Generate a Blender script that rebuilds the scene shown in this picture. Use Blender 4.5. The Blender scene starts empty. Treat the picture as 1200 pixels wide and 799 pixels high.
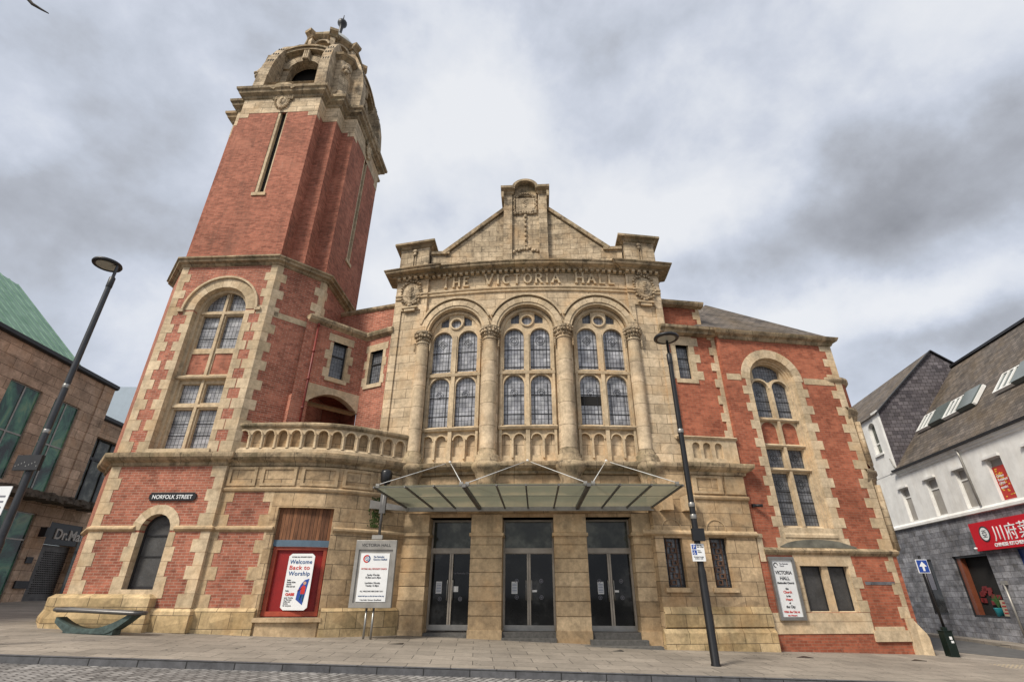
import bpy, bmesh, math, random
from math import sin, cos, pi, sqrt, radians
from mathutils import Vector, Matrix
random.seed(7)
scene = bpy.context.scene
# ------------------------------------------------------------------ camera
cam = bpy.data.cameras.new('camera'); camo = bpy.data.objects.new('camera', cam)
scene.collection.objects.link(camo); scene.camera = camo
cam.sensor_width = 36; cam.lens = 591.0*36/1200; cam.clip_end = 2000; cam.clip_start = .05
_y, _p, _r = radians(3.0), radians(26.75), radians(.2)
rt = Vector((cos(_y), sin(_y), 0)); f0 = Vector((-sin(_y), cos(_y), 0)); up = Vector((0, 0, 1))
fw = f0*cos(_p)+up*sin(_p); uu = -f0*sin(_p)+up*cos(_p)
r2 = rt*cos(_r)+uu*sin(_r); u2 = -rt*sin(_r)+uu*cos(_r)
camo.matrix_world = Matrix(((r2.x, u2.x, -fw.x, 0), (r2.y, u2.y, -fw.y, 0), (r2.z, u2.z, -fw.z, 0), (0, 0, 0, 1)))
# ------------------------------------------------------------------ sky, sun, exposure
SUN_EL, SUN_AZ = radians(46), radians(221)     # azimuth clockwise from +Y: behind the camera, to its left
world = bpy.data.worlds.new('World'); scene.world = world; world.use_nodes = True
nt = world.node_tree; nt.nodes.clear()
def N(t, **k):
    n = nt.nodes.new(t)
    for a, b in k.items(): setattr(n, a, b)
    return n
def LK(a, b): nt.links.new(a, b)
out = N('ShaderNodeOutputWorld'); bg = N('ShaderNodeBackground'); bg.inputs[1].default_value = 0.12
sky = N('ShaderNodeTexSky', sky_type='NISHITA', sun_disc=False, sun_elevation=SUN_EL, sun_rotation=SUN_AZ, air_density=1.0, dust_density=1.5)
tc = N('ShaderNodeTexCoord'); sep = N('ShaderNodeSeparateXYZ'); LK(tc.outputs['Generated'], sep.inputs[0])
# clouds lie on a flat layer overhead: direction divided by its height
mx = N('ShaderNodeMath', operation='MAXIMUM'); LK(sep.outputs[2], mx.inputs[0]); mx.inputs[1].default_value = .0
ad = N('ShaderNodeMath', operation='ADD'); LK(mx.outputs[0], ad.inputs[0]); ad.inputs[1].default_value = .22
dv = N('ShaderNodeVectorMath', operation='DIVIDE'); cb = N('ShaderNodeCombineXYZ')
for i in range(3): LK(ad.outputs[0], cb.inputs[i])
LK(tc.outputs['Generated'], dv.inputs[0]); LK(cb.outputs[0], dv.inputs[1])
def cloudnoise(scale, loc, rot, detail, rough, dist, sc=(1, 1, 1)):
    m = N('ShaderNodeMapping'); m.inputs['Location'].default_value = loc; m.inputs['Rotation'].default_value = rot; m.inputs['Scale'].default_value = sc
    LK(tc.outputs['Generated'], m.inputs[0])
    n = N('ShaderNodeTexNoise'); n.inputs['Scale'].default_value = scale; n.inputs['Detail'].default_value = detail
    n.inputs['Roughness'].default_value = rough; n.inputs['Distortion'].default_value = dist
    LK(m.outputs[0], n.inputs['Vector']); return n
SKY_A = cloudnoise(2.1, (3.1, 1.7, .4), (.3, .2, .5), 10, .52, .0, (1, 1, 1.15))   # large dark masses
SKY_B = cloudnoise(5.0, (7.3, 2.2, 1.9), (.4, 0, -.3), 11, .58, .12, (1, 1, 1.2))                   # wisps
def ramp(src, stops):
    r = N('ShaderNodeValToRGB'); LK(src, r.inputs[0])
    while len(r.color_ramp.elements) < len(stops): r.color_ramp.elements.new(.5)
    for e, (p, c) in zip(r.color_ramp.elements, stops): e.position = p; e.color = (*c, 1)
    return r
mixn = N('ShaderNodeMath', operation='MULTIPLY_ADD'); LK(SKY_B.outputs[0], mixn.inputs[0]); mixn.inputs[1].default_value = .46; 
m7 = N('ShaderNodeMath', operation='MULTIPLY'); LK(SKY_A.outputs[0], m7.inputs[0]); m7.inputs[1].default_value = .70; LK(m7.outputs[0], mixn.inputs[2])
# the day's cloud masses: soft ellipses on the layer, ragged by the same noise
wn = N('ShaderNodeTexNoise'); wn.inputs['Scale'].default_value = 4.5; wn.inputs['Detail'].default_value = 9; wn.inputs['Roughness'].default_value = .6; LK(tc.outputs['Generated'], wn.inputs['Vector'])
ws = N('ShaderNodeVectorMath', operation='SUBTRACT'); LK(wn.outputs['Color'], ws.inputs[0]); ws.inputs[1].default_value = (.5, .5, .5)
wm = N('ShaderNodeVectorMath', operation='MULTIPLY_ADD'); LK(ws.outputs[0], wm.inputs[0]); wm.inputs[1].default_value = (.34, .34, 0); LK(dv.outputs[0], wm.inputs[2])
acc = mixn.outputs[0]
for (cx, cy, rx, ry, ro, wt) in ((.72, .80, .52, .18, -41, -.20), (.98, .72, .25, .2, -41, -.10), (1.14, 1.20, .2, .10, -20, -.16), (-.90, .70, .36, .2, -20, -.16), (-.60, .44, .3, .12, 0, -.08), (-.72, .84, .2, .1, 10, -.06), (-.03, .45, .16, .08, 10, -.07),
                             (.20, .93, .34, .14, -30, .10), (-.13, .62, .10, .07, 20, .07), (.88, 1.14, .24, .10, -25, .15), (-.98, .56, .22, .08, -25, .10), (1.15, .93, .12, .06, -30, .08), (-.30, .74, .16, .1, 0, .05)):
    mp = N('ShaderNodeMapping', vector_type='TEXTURE'); mp.inputs['Location'].default_value = (cx, cy, 0); mp.inputs['Rotation'].default_value = (0, 0, radians(ro)); mp.inputs['Scale'].default_value = (rx*1.3, ry*1.3, 1000); LK(wm.outputs[0], mp.inputs[0])
    ln = N('ShaderNodeVectorMath', operation='LENGTH'); LK(mp.outputs[0], ln.inputs[0])
    mr = N('ShaderNodeMapRange', interpolation_type='SMOOTHSTEP'); mr.inputs['From Min'].default_value = 1.25; mr.inputs['From Max'].default_value = .15; mr.inputs['To Max'].default_value = wt; LK(ln.outputs['Value'], mr.inputs['Value'])
    a2 = N('ShaderNodeMath', operation='ADD'); LK(acc, a2.inputs[0]); LK(mr.outputs[0], a2.inputs[1]); acc = a2.outputs[0]
CR = ramp(acc, [(.20, (1.7, 1.74, 1.88)), (.31, (2.3, 2.38, 2.6)), (.40, (2.9, 3.05, 3.38)), (.47, (3.45, 3.7, 4.2)), (.53, (3.95, 4.2, 4.75)), (.59, (4.6, 4.8, 5.2)), (.70, (5.3, 5.4, 5.6))])
mixc = N('ShaderNodeMix', data_type='RGBA'); mixc.inputs[0].default_value = .93
LK(sky.outputs[0], mixc.inputs[6]); LK(CR.outputs[0], mixc.inputs[7])
LK(mixc.outputs[2], bg.inputs[0]); LK(bg.outputs[0], out.inputs[0])
sun = bpy.data.lights.new('sun', 'SUN'); suno = bpy.data.objects.new('sun', sun); scene.collection.objects.link(suno)
sun.energy = 3.2; sun.angle = radians(13); sun.color = (1, .93, .82)
sd = Vector((sin(SUN_AZ)*cos(SUN_EL), cos(SUN_AZ)*cos(SUN_EL), sin(SUN_EL)))
suno.rotation_euler = sd.to_track_quat('Z', 'Y').to_euler(); suno.location = (0, -5, 30)
vs = scene.view_settings; vs.view_transform = 'Standard'; vs.look = 'None'; vs.gamma = 1; vs.exposure = 0.45
try: vs.use_curve_mapping = False
except Exception: pass

# ------------------------------------------------------------------ frames (s to the right, d outwards, z up)
class Frame:
    def __init__(s, x, y, ang=0, bow=None): s.x, s.y = x, y; s.c, s.s = cos(radians(ang)), sin(radians(ang)); s.bow = bow
    def __call__(f, s, d, z):
        if f.bow: d = d+f.bow(s)
        return Vector((f.x+s*f.c+d*f.s, f.y+s*f.s-d*f.c, z))
    def sub(f, s, d=0, ang=0):
        p = Vector((f.x+s*f.c+d*f.s, f.y+s*f.s-d*f.c)); return Frame(p.x, p.y, math.degrees(math.atan2(f.s, f.c))+ang)
class PathFrame:                      # s runs along a plan polyline (smooth curve), d outwards on its right-hand side
    def __init__(f, pts):
        f.p = [Vector(q) for q in pts]; f.l = [0]
        for a, b in zip(f.p, f.p[1:]): f.l.append(f.l[-1]+(b-a).length)
        f.n = []
        for i in range(len(f.p)):
            a = f.p[max(i-1, 0)]; b = f.p[min(i+1, len(f.p)-1)]; t = (b-a).normalized(); f.n.append(Vector((t.y, -t.x)))
        f.L = f.l[-1]
    def __call__(f, s, d, z):
        i = 0
        while i < len(f.l)-2 and s > f.l[i+1]: i += 1
        t = (s-f.l[i])/(f.l[i+1]-f.l[i]); p = f.p[i].lerp(f.p[i+1], t); n = f.n[i].lerp(f.n[i+1], t)
        return Vector((p.x+n.x*d, p.y+n.y*d, z))
def spline(pts, n=6):                 # catmull-rom through plan points
    P = [Vector(p) for p in pts]; P = [P[0]*2-P[1]]+P+[P[-1]*2-P[-2]]; o = []
    for i in range(1, len(P)-2):
        for k in range(n):
            t = k/n; a, b, c, d = P[i-1:i+3]
            o.append(.5*((2*b)+(c-a)*t+(2*a-5*b+4*c-d)*t*t+(3*b-a-3*c+d)*t**3))
    o.append(P[-2]); return o
# ------------------------------------------------------------------ opening shapes in (s, z)
class Sh:
    def __init__(q, s0, s1, lo, hi, br): q.s0, q.s1, q.lo, q.hi, q.br = s0, s1, lo, hi, sorted(set([s0, s1]+br))
def rect(s0, s1, z0, z1): return Sh(s0, s1, lambda s: z0, lambda s: z1, [])
def _cb(c, r, n=7): return [c-r*cos(pi*k/n) for k in range(n+1)]
def arch(c, r, z0, zs, k=1.0, n=12): return Sh(c-r, c+r, lambda s: z0, lambda s: zs+k*sqrt(max(0, r*r-(s-c)**2)), _cb(c, r, n))
def disc(c, zc, r, n=10): return Sh(c-r, c+r, lambda s: zc-sqrt(max(0, r*r-(s-c)**2)), lambda s: zc+sqrt(max(0, r*r-(s-c)**2)), _cb(c, r, n))
def seg(s0, s1, z0, z1, rise):
    c, h = (s0+s1)/2, (s1-s0)/2; return Sh(s0, s1, lambda s: z0, lambda s: z1-rise*((s-c)/h)**2, [s0+(s1-s0)*k/8 for k in range(9)])
def poly2(s0, s1, lo, hi, br=()): return Sh(s0, s1, lo, hi, list(br))
# ------------------------------------------------------------------ mesh builder
def setpar(o, p):
    o.parent = p
    l = Vector((0, 0, 0)); q = p
    while q is not None:
        if q.type == 'EMPTY': l = l+q.location
        q = q.parent
    o.matrix_parent_inverse = Matrix.Translation(-l) if p.type == 'EMPTY' else Matrix.Identity(4)
class MB:
    def __init__(m): m.v = []; m.f = []; m.uv = []; m.r = []; m.sm = []
    def face(m, pts, uv=None, rnd=None, smooth=False):
        b = len(m.v); m.v += [tuple(p) for p in pts]; m.f.append(list(range(b, b+len(pts))))
        if uv is None:
            P = [Vector(p) for p in pts]; n = Vector((0, 0, 0))
            for i in range(len(P)): n += (P[i]-P[0]).cross(P[(i+1) % len(P)]-P[0])
            n = n.normalized() if n.length > 1e-12 else Vector((0, 0, 1))
            if abs(n.z) > .95: uv = [(p.x, p.y) for p in P]
            else:
                t = Vector((0, 0, 1)).cross(n).normalized(); w = n.cross(t)
                uv = [(p.dot(t), p.dot(w) if abs(n.z) > .3 else p.z) for p in P]
        m.uv.append(uv); m.r.append(.5 if rnd is None else rnd); m.sm.append(smooth)
    def box(m, F, s0, s1, d0, d1, z0, z1, rnd=None, n=1):
        for k in range(n):
            a, b = s0+(s1-s0)*k/n, s0+(s1-s0)*(k+1)/n
            g = lambda s, d, z: F(s, d, z)
            m.face([g(a, d1, z0), g(b, d1, z0), g(b, d1, z1), g(a, d1, z1)], [(a, z0), (b, z0), (b, z1), (a, z1)], rnd)
            m.face([g(b, d0, z0), g(a, d0, z0), g(a, d0, z1), g(b, d0, z1)], [(b, z0), (a, z0), (a, z1), (b, z1)], rnd)
            m.face([g(a, d1, z1), g(b, d1, z1), g(b, d0, z1), g(a, d0, z1)], None, rnd)
            m.face([g(a, d0, z0), g(b, d0, z0), g(b, d1, z0), g(a, d1, z0)], None, rnd)
            if k == 0: m.face([g(a, d0, z0), g(a, d1, z0), g(a, d1, z1), g(a, d0, z1)], [(a-abs(d1-d0), z0), (a, z0), (a, z1), (a-abs(d1-d0), z1)], rnd)
            if k == n-1: m.face([g(b, d1, z0), g(b, d0, z0), g(b, d0, z1), g(b, d1, z1)], [(b, z0), (b+abs(d1-d0), z0), (b+abs(d1-d0), z1), (b, z1)], rnd)
    def plate(m, F, A, holes=(), d=0, depth=.3, step=99, back=False, rnd=None, rim=True, edge=True):
        br = set(A.br)
        for h in holes: br |= {b for b in h.br if A.s0 <= b <= A.s1}
        n = max(1, int(math.ceil((A.s1-A.s0)/step)))
        br |= {A.s0+(A.s1-A.s0)*k/n for k in range(n+1)}
        br = sorted(br); B = [br[0]]
        for b in br[1:]:
            if b-B[-1] > 1e-5: B.append(b)
        d0 = d-depth
        for a, b in zip(B, B[1:]):
            mid = (a+b)/2; ints = []
            cur = A.lo; hs = sorted([h for h in holes if h.s0 <= mid <= h.s1], key=lambda h: h.lo(mid))
            segs = []
            for h in hs: segs.append((cur, h.lo)); cur = h.hi
            segs.append((cur, A.hi)); e = 1e-7
            for lo, hi in segs:
                za, zb, zc, zd = lo(a+e), lo(b-e), hi(b-e), hi(a+e)
                if zc-zb < 1e-5 and zd-za < 1e-5: continue
                zc, zd = max(zc, zb), max(zd, za)
                q = [(a, za), (b, zb), (b, zc), (a, zd)]
                if zd-za < 1e-5: q = q[:3]
                elif zc-zb < 1e-5: q = [q[0], q[1], q[3]]
                m.face([F(s, d, z) for s, z in q], q, rnd)
                if back: m.face([F(s, d0, z) for s, z in reversed(q)], list(reversed(q)), rnd)
            if rim:
                for h in (list(hs)+([A] if edge else [])):
                    for fn, flip in ((h.lo, h is A), (h.hi, h is not A)):
                        za, zb = fn(a+e), fn(b-e)
                        P = [F(a, d, za), F(b, d, zb), F(b, d0, zb), F(a, d0, za)]
                        U = [(a, za), (b, zb), (b, zb+depth), (a, za+depth)]
                        if flip: P.reverse(); U.reverse()
                        m.face(P, U, rnd)
        if rim:
            for h in (list(holes)+([A] if edge else [])):
                for s, sg in ((h.s0, 1), (h.s1, -1)):
                    e = 1e-7*sg; za, zb = h.lo(s+e), h.hi(s+e)
                    if zb-za > 1e-4: m.face([F(s, d, za), F(s, d0, za), F(s, d0, zb), F(s, d, zb)], [(s, za), (s+depth, za), (s+depth, zb), (s, zb)], rnd)
    def ring(m, F, c, zs, r0, r1, d0, d1, a0=0, a1=180, n=18, blocks=False, k=1.0):      # arched band
        for i in range(n):
            t0, t1 = radians(a0+(a1-a0)*i/n), radians(a0+(a1-a0)*(i+1)/n); rr = random.random() if blocks else None
            g = lambda r, t, d: F(c+r*cos(t), d, zs+k*r*sin(t))
            if blocks: t1 -= .006
            m.face([g(r0, t0, d1), g(r1, t0, d1), g(r1, t1, d1), g(r0, t1, d1)], [(r0, t0), (r1, t0), (r1, t1), (r0, t1)], rr)
            m.face([g(r1, t0, d1), g(r1, t0, d0), g(r1, t1, d0), g(r1, t1, d1)], None, rr)
            m.face([g(r0, t0, d0), g(r0, t0, d1), g(r0, t1, d1), g(r0, t1, d0)], None, rr)
            if i == 0 or blocks: m.face([g(r0, t0, d0), g(r1, t0, d0), g(r1, t0, d1), g(r0, t0, d1)], None, rr)
            if i == n-1 or blocks: m.face([g(r0, t1, d1), g(r1, t1, d1), g(r1, t1, d0), g(r0, t1, d0)], None, rr)
    def mould(m, F, s0, s1, prof, step=99, caps=True):          # profile [(d, z)...] swept along s
        n = max(1, int(math.ceil((s1-s0)/step))); S = [s0+(s1-s0)*k/n for k in range(n+1)]
        for a, b in zip(S, S[1:]):
            L = 0
            for (d0, z0), (d1, z1) in zip(prof, prof[1:]):
                l = math.hypot(d1-d0, z1-z0)
                m.face([F(a, d0, z0), F(b, d0, z0), F(b, d1, z1), F(a, d1, z1)], [(a, L), (b, L), (b, L+l), (a, L+l)]); L += l
        if caps:
            for s in (s0, s1):
                P = [F(s, d, z) for d, z in prof]
                m.face(P)
    def sweep(m, plan, prof, closed=False, caps=True):         # plan polyline, outward on the right-hand side, mitred
        P = [Vector(p[:2]) for p in plan]; n = len(P); M = []
        for i in range(n):
            a = P[i-1] if (i > 0 or closed) else None; b = P[(i+1) % n] if (i < n-1 or closed) else None
            t1 = (P[i]-a).normalized() if a is not None else None; t2 = (b-P[i]).normalized() if b is not None else None
            t1 = t1 or t2; t2 = t2 or t1
            n1, n2 = Vector((t1.y, -t1.x)), Vector((t2.y, -t2.x)); q = n1+n2
            M.append(q/max(.2, q.dot(n1)))
        U = [0]
        for i in range(n): U.append(U[-1]+(P[(i+1) % n]-P[i]).length)
        g = lambda i, d, z: (P[i].x+M[i].x*d, P[i].y+M[i].y*d, z)
        for i in range(n if closed else n-1):
            j = (i+1) % n; L = prof[0][1]
            for (d0, z0), (d1, z1) in zip(prof, prof[1:]):
                l = (z1-z0) if abs(z1-z0) > .5 else math.hypot(d1-d0, z1-z0)
                m.face([g(i, d0, z0), g(j, d0, z0), g(j, d1, z1), g(i, d1, z1)], [(U[i], L), (U[i+1], L), (U[i+1], L+l), (U[i], L+l)]); L += l
        if caps and not closed:
            for i in (0, n-1): m.face([g(i, d, z) for d, z in prof])
    def lathe(m, c, prof, n=20, a0=0, a1=360, sx=1, sy=1, smooth=True):
        full = a1-a0 >= 359
        for i in range(n):
            t0, t1 = radians(a0+(a1-a0)*i/n), radians(a0+(a1-a0)*(i+1)/n); L = 0
            for (ra, za), (rb, zb) in zip(prof, prof[1:]):
                g = lambda r, t, z: (c[0]+sx*r*cos(t), c[1]+sy*r*sin(t), c[2]+z)
                l = math.hypot(rb-ra, zb-za); R = max(ra, rb)
                q = [g(ra, t0, za), g(ra, t1, za), g(rb, t1, zb), g(rb, t0, zb)]; u = [(R*t0, L), (R*t1, L), (R*t1, L+l), (R*t0, L+l)]
                if rb < 1e-5: q.pop(); u.pop()
                elif ra < 1e-5: q.pop(1); u.pop(1)
                m.face(q, u, smooth=smooth); L += l
    def tube(m, pts, r, n=8, caps=True, r2=None):
        P = [Vector(p) for p in pts]; rings = []
        for i, p in enumerate(P):
            t = (P[min(i+1, len(P)-1)]-P[max(i-1, 0)]).normalized()
            x = t.cross(Vector((0, 0, 1)) if abs(t.z) < .9 else Vector((1, 0, 0))).normalized(); y = t.cross(x)
            rr = r if r2 is None else r+(r2-r)*i/(len(P)-1)
            rings.append([p+x*rr*cos(2*pi*k/n)+y*rr*sin(2*pi*k/n) for k in range(n)])
        for A, B in zip(rings, rings[1:]):
            for k in range(n): m.face([A[k], A[(k+1) % n], B[(k+1) % n], B[k]], smooth=True)
        if caps: m.face(rings[0]); m.face(list(reversed(rings[-1])))
    def beam(m, a, b, w, h, upv=(0, 0, 1)):
        a, b = Vector(a), Vector(b); t = (b-a).normalized(); x = t.cross(Vector(upv)).normalized(); y = x.cross(t)
        c = [(-w/2, -h/2), (w/2, -h/2), (w/2, h/2), (-w/2, h/2)]
        A = [a+x*i+y*j for i, j in c]; B = [b+x*i+y*j for i, j in c]
        for k in range(4): m.face([A[k], A[(k+1) % 4], B[(k+1) % 4], B[k]])
        m.face(A[::-1]); m.face(B)
    def blob(m, c, rx, ry, rz, F=None, n=6):               # small carved lump
        def g(u, v):
            p = (rx*cos(u)*sin(v), ry*sin(u)*sin(v), rz*cos(v))
            return F(c[0]+p[0], c[1]+p[1], c[2]+p[2]) if F else (c[0]+p[0], c[1]+p[1], c[2]+p[2])
        for i in range(n):
            for j in range(4):
                u0, u1, v0, v1 = 2*pi*i/n, 2*pi*(i+1)/n, pi*j/4, pi*(j+1)/4
                q = [g(u0, v0), g(u0, v1), g(u1, v1), g(u1, v0)]
                if j == 0: q.pop()
                if j == 3: q.pop(2)
                m.face(q, smooth=True)
    def build(m, name, mat, parent=None, bevel=0, weld=True, kind=None):
        me = bpy.data.meshes.new(name); me.from_pydata(m.v, [], m.f); me.update()
        uv = me.uv_layers.new(name='UVMap'); rl = me.uv_layers.new(name='rnd'); i = 0
        U = []; R = []
        for f, u, r in zip(m.f, m.uv, m.r):
            for a in u: U += [a[0], a[1]]; R += [r, .5]
        uv.data.foreach_set('uv', U); rl.data.foreach_set('uv', R)
        me.polygons.foreach_set('use_smooth', m.sm)
        mats = mat if isinstance(mat, (list, tuple)) else [mat]
        for q in mats: me.materials.append(q)
        if weld:
            bm = bmesh.new(); bm.from_mesh(me); bmesh.ops.remove_doubles(bm, verts=bm.verts, dist=.0004)
            bmesh.ops.recalc_face_normals(bm, faces=bm.faces); bm.to_mesh(me); bm.free()
        o = bpy.data.objects.new(name, me); scene.collection.objects.link(o)
        if parent: setpar(o, parent)
        if kind: o['kind'] = kind
        if bevel:
            b = o.modifiers.new('bevel', 'BEVEL'); b.width = bevel; b.segments = 2; b.limit_method = 'ANGLE'; b.angle_limit = radians(50)
        return o
def thing(name, label, cat, group=None, loc=None):
    o = bpy.data.objects.new(name, None); scene.collection.objects.link(o); o.empty_display_size = .2
    o['label'] = label; o['category'] = cat
    if loc is not None: o.location = loc
    if group: o['group'] = group
    return o
def tag(o, label, cat, group=None):
    o['label'] = label; o['category'] = cat
    if group: o['group'] = group
    return o
def textmesh(name, body, F, s, d, z, size, mat, parent=None, ext=.004, align='CENTER', width=None, bold=0, shear=0, space=1):
    c = bpy.data.curves.new(name, 'FONT'); c.body = body; c.size = size; c.align_x = align; c.extrude = ext; c.offset = bold; c.shear = shear; c.space_character = space
    o = bpy.data.objects.new(name, c); scene.collection.objects.link(o)
    me = bpy.data.meshes.new_from_object(o.evaluated_get(bpy.context.evaluated_depsgraph_get()))
    bpy.data.objects.remove(o); bpy.data.curves.remove(c)
    w = max([v.co.x for v in me.vertices])-min([v.co.x for v in me.vertices]) if len(me.vertices) else 1
    k = width/w if width else 1
    for v in me.vertices: v.co = F(s+v.co.x*k, d+v.co.z, z+v.co.y)
    me.materials.clear(); me.materials.append(mat); me.name = name
    q = bpy.data.objects.new(name, me); scene.collection.objects.link(q)
    if parent: setpar(q, parent)
    return q
def joinup(objs, name):               # several meshes into the first one
    bm = bmesh.new(); mats = []
    base = objs[0]
    for o in objs:
        off = []
        for mt in o.data.materials:
            if mt not in mats: mats.append(mt)
            off.append(mats.index(mt))
        k = len(bm.faces); bm.from_mesh(o.data); bm.faces.ensure_lookup_table()
        for f in bm.faces[k:]: f.material_index = off[min(f.material_index, len(off)-1)] if off else 0
    me = bpy.data.meshes.new(name); bm.to_mesh(me); bm.free()
    for mt in mats: me.materials.append(mt)
    base.data = me; base.name = name
    for o in objs[1:]: bpy.data.objects.remove(o)
    return base
# ------------------------------------------------------------------ materials
class Mt:
    def __init__(s, name):
        s.m = bpy.data.materials.new(name); s.m.use_nodes = True; s.t = s.m.node_tree; s.b = s.t.nodes['Principled BSDF']; s.uvn = None; s.obn = None
    def n(s, t, **k):
        q = s.t.nodes.new(t)
        for a, b in k.items():
            if a in q.inputs.keys(): q.inputs[a].default_value = b
            else: setattr(q, a, b)
        return q
    def l(s, a, b): s.t.links.new(a, b)
    def uv(s):
        if not s.uvn: s.uvn = s.n('ShaderNodeUVMap', uv_map='UVMap')
        return s.uvn.outputs[0]
    def obj(s):
        if not s.obn: s.obn = s.n('ShaderNodeNewGeometry')
        return s.obn.outputs['Position']
    def rnd(s):
        q = s.n('ShaderNodeUVMap', uv_map='rnd'); x = s.n('ShaderNodeSeparateXYZ'); s.l(q.outputs[0], x.inputs[0]); return x.outputs[0]
    def noise(s, scale, detail=5, rough=.6, vec=None, stretch=None, loc=(0, 0, 0), dist=0):
        v = vec if vec is not None else s.obj()
        if stretch or loc != (0, 0, 0):
            mp = s.n('ShaderNodeMapping'); mp.inputs['Scale'].default_value = stretch or (1, 1, 1); mp.inputs['Location'].default_value = loc; s.l(v, mp.inputs[0]); v = mp.outputs[0]
        q = s.n('ShaderNodeTexNoise', Scale=scale, Detail=detail, Roughness=rough, Distortion=dist); s.l(v, q.inputs['Vector']); return q.outputs[0]
    def ramp(s, src, stops):
        r = s.n('ShaderNodeValToRGB'); s.l(src, r.inputs[0])
        while len(r.color_ramp.elements) < len(stops): r.color_ramp.elements.new(.5)
        for e, (p, c) in zip(r.color_ramp.elements, stops): e.position = p; e.color = (*((c,)*3 if not isinstance(c, tuple) else c), 1)
        return r.outputs[0]
    def mix(s, fac, a, b, mode='MIX'):
        q = s.n('ShaderNodeMix', data_type='RGBA', blend_type=mode)
        for v, i in ((fac, 0), (a, 6), (b, 7)):
            if isinstance(v, (int, float)): q.inputs[i].default_value = v if i == 0 else (v, v, v, 1)
            elif isinstance(v, tuple): q.inputs[i].default_value = (*v, 1)
            else: s.l(v, q.inputs[i])
        return q.outputs[2]
    def brick(s, w, h, c1, c2, mc, ms, offset=.5, rot=0, loc=(0, 0, 0), bias=0, vec=None, smooth=.1):
        v = vec if vec is not None else s.uv()
        mp = s.n('ShaderNodeMapping'); mp.inputs['Rotation'].default_value = (0, 0, rot); mp.inputs['Location'].default_value = loc; s.l(v, mp.inputs[0])
        q = s.n('ShaderNodeTexBrick', offset=offset)
        for a, b in (('Scale', 1), ('Brick Width', w), ('Row Height', h), ('Mortar Size', ms), ('Mortar Smooth', smooth), ('Bias', bias)): q.inputs[a].default_value = b
        q.inputs['Color1'].default_value = (*c1, 1); q.inputs['Color2'].default_value = (*c2, 1); q.inputs['Mortar'].default_value = (*mc, 1)
        s.l(mp.outputs[0], q.inputs['Vector']); return q
    def bump(s, h, strength=.3, dist=.02):
        q = s.n('ShaderNodeBump', Strength=strength, Distance=dist); s.l(h, q.inputs['Height']); s.l(q.outputs[0], s.b.inputs['Normal'])
    def fin(s, col=None, rough=.85, metal=0, spec=.3, emit=None):
        if col is not None:
            if isinstance(col, tuple): s.b.inputs['Base Color'].default_value = (*col, 1)
            else: s.l(col, s.b.inputs['Base Color'])
        if isinstance(rough, (int, float)): s.b.inputs['Roughness'].default_value = rough
        else: s.l(rough, s.b.inputs['Roughness'])
        s.b.inputs['Metallic'].default_value = metal; s.b.inputs['Specular IOR Level'].default_value = spec
        return s.m
def brickmat(name, c1, c2, mortar=(.26, .17, .12), dark=.55, soot=.5):
    m = Mt(name); b = m.brick(.235, .078, c1, c2, mortar, .007, smooth=.3)
    big = m.ramp(m.noise(.55, 6, .62), [(.30, .72), (.5, 1.0), (.72, 1.22)])
    mid = m.ramp(m.noise(5.5, 5, .7), [(.3, .78), (.6, 1.12)])
    c = m.mix(1, b.outputs[0], big, 'MULTIPLY'); c = m.mix(1, c, mid, 'MULTIPLY')
    # individual dark headers
    v = m.n('ShaderNodeTexVoronoi', Scale=1.0); mp = m.n('ShaderNodeMapping'); mp.inputs['Scale'].default_value = (8.4, 12.8, 1); m.l(m.uv(), mp.inputs[0]); m.l(mp.outputs[0], v.inputs['Vector'])
    x = m.n('ShaderNodeSeparateXYZ'); m.l(v.outputs['Color'], x.inputs[0])
    c = m.mix(m.ramp(x.outputs[0], [(.90, 0.0), (.97, .35)]), c, (c2[0]*.45, c2[1]*.4, c2[2]*.45))
    # soot and lime streaks running down
    st = m.ramp(m.noise(1.3, 6, .65, stretch=(1.7, 1.7, .35), loc=(3, 1, 9)), [(.52, 0.0), (.74, soot)])
    c = m.mix(st, c, (.085, .055, .042))
    rp_ = m.ramp(m.noise(.9, 3, .5, loc=(21, 3, 7), dist=.4), [(.60, 0.0), (.64, .35)]); c = m.mix(rp_, c, (c1[0]*1.15, c1[1]*1.35, c1[2]*1.4))
    rn = m.ramp(m.noise(2.6, 7, .7, stretch=(3, 3, .16), loc=(5, 11, 0)), [(.54, 0.0), (.72, soot*.9)]); c = m.mix(rn, c, (.07, .045, .035))
    lm = m.ramp(m.noise(2.1, 6, .7, stretch=(1, 1, .5), loc=(13, 5, 2)), [(.62, 0.0), (.82, .35)])
    c = m.mix(lm, c, (.44, .33, .27))
    m.bump(b.outputs[1], -.35, .01)
    return m.fin(c, .9, spec=.2)
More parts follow.
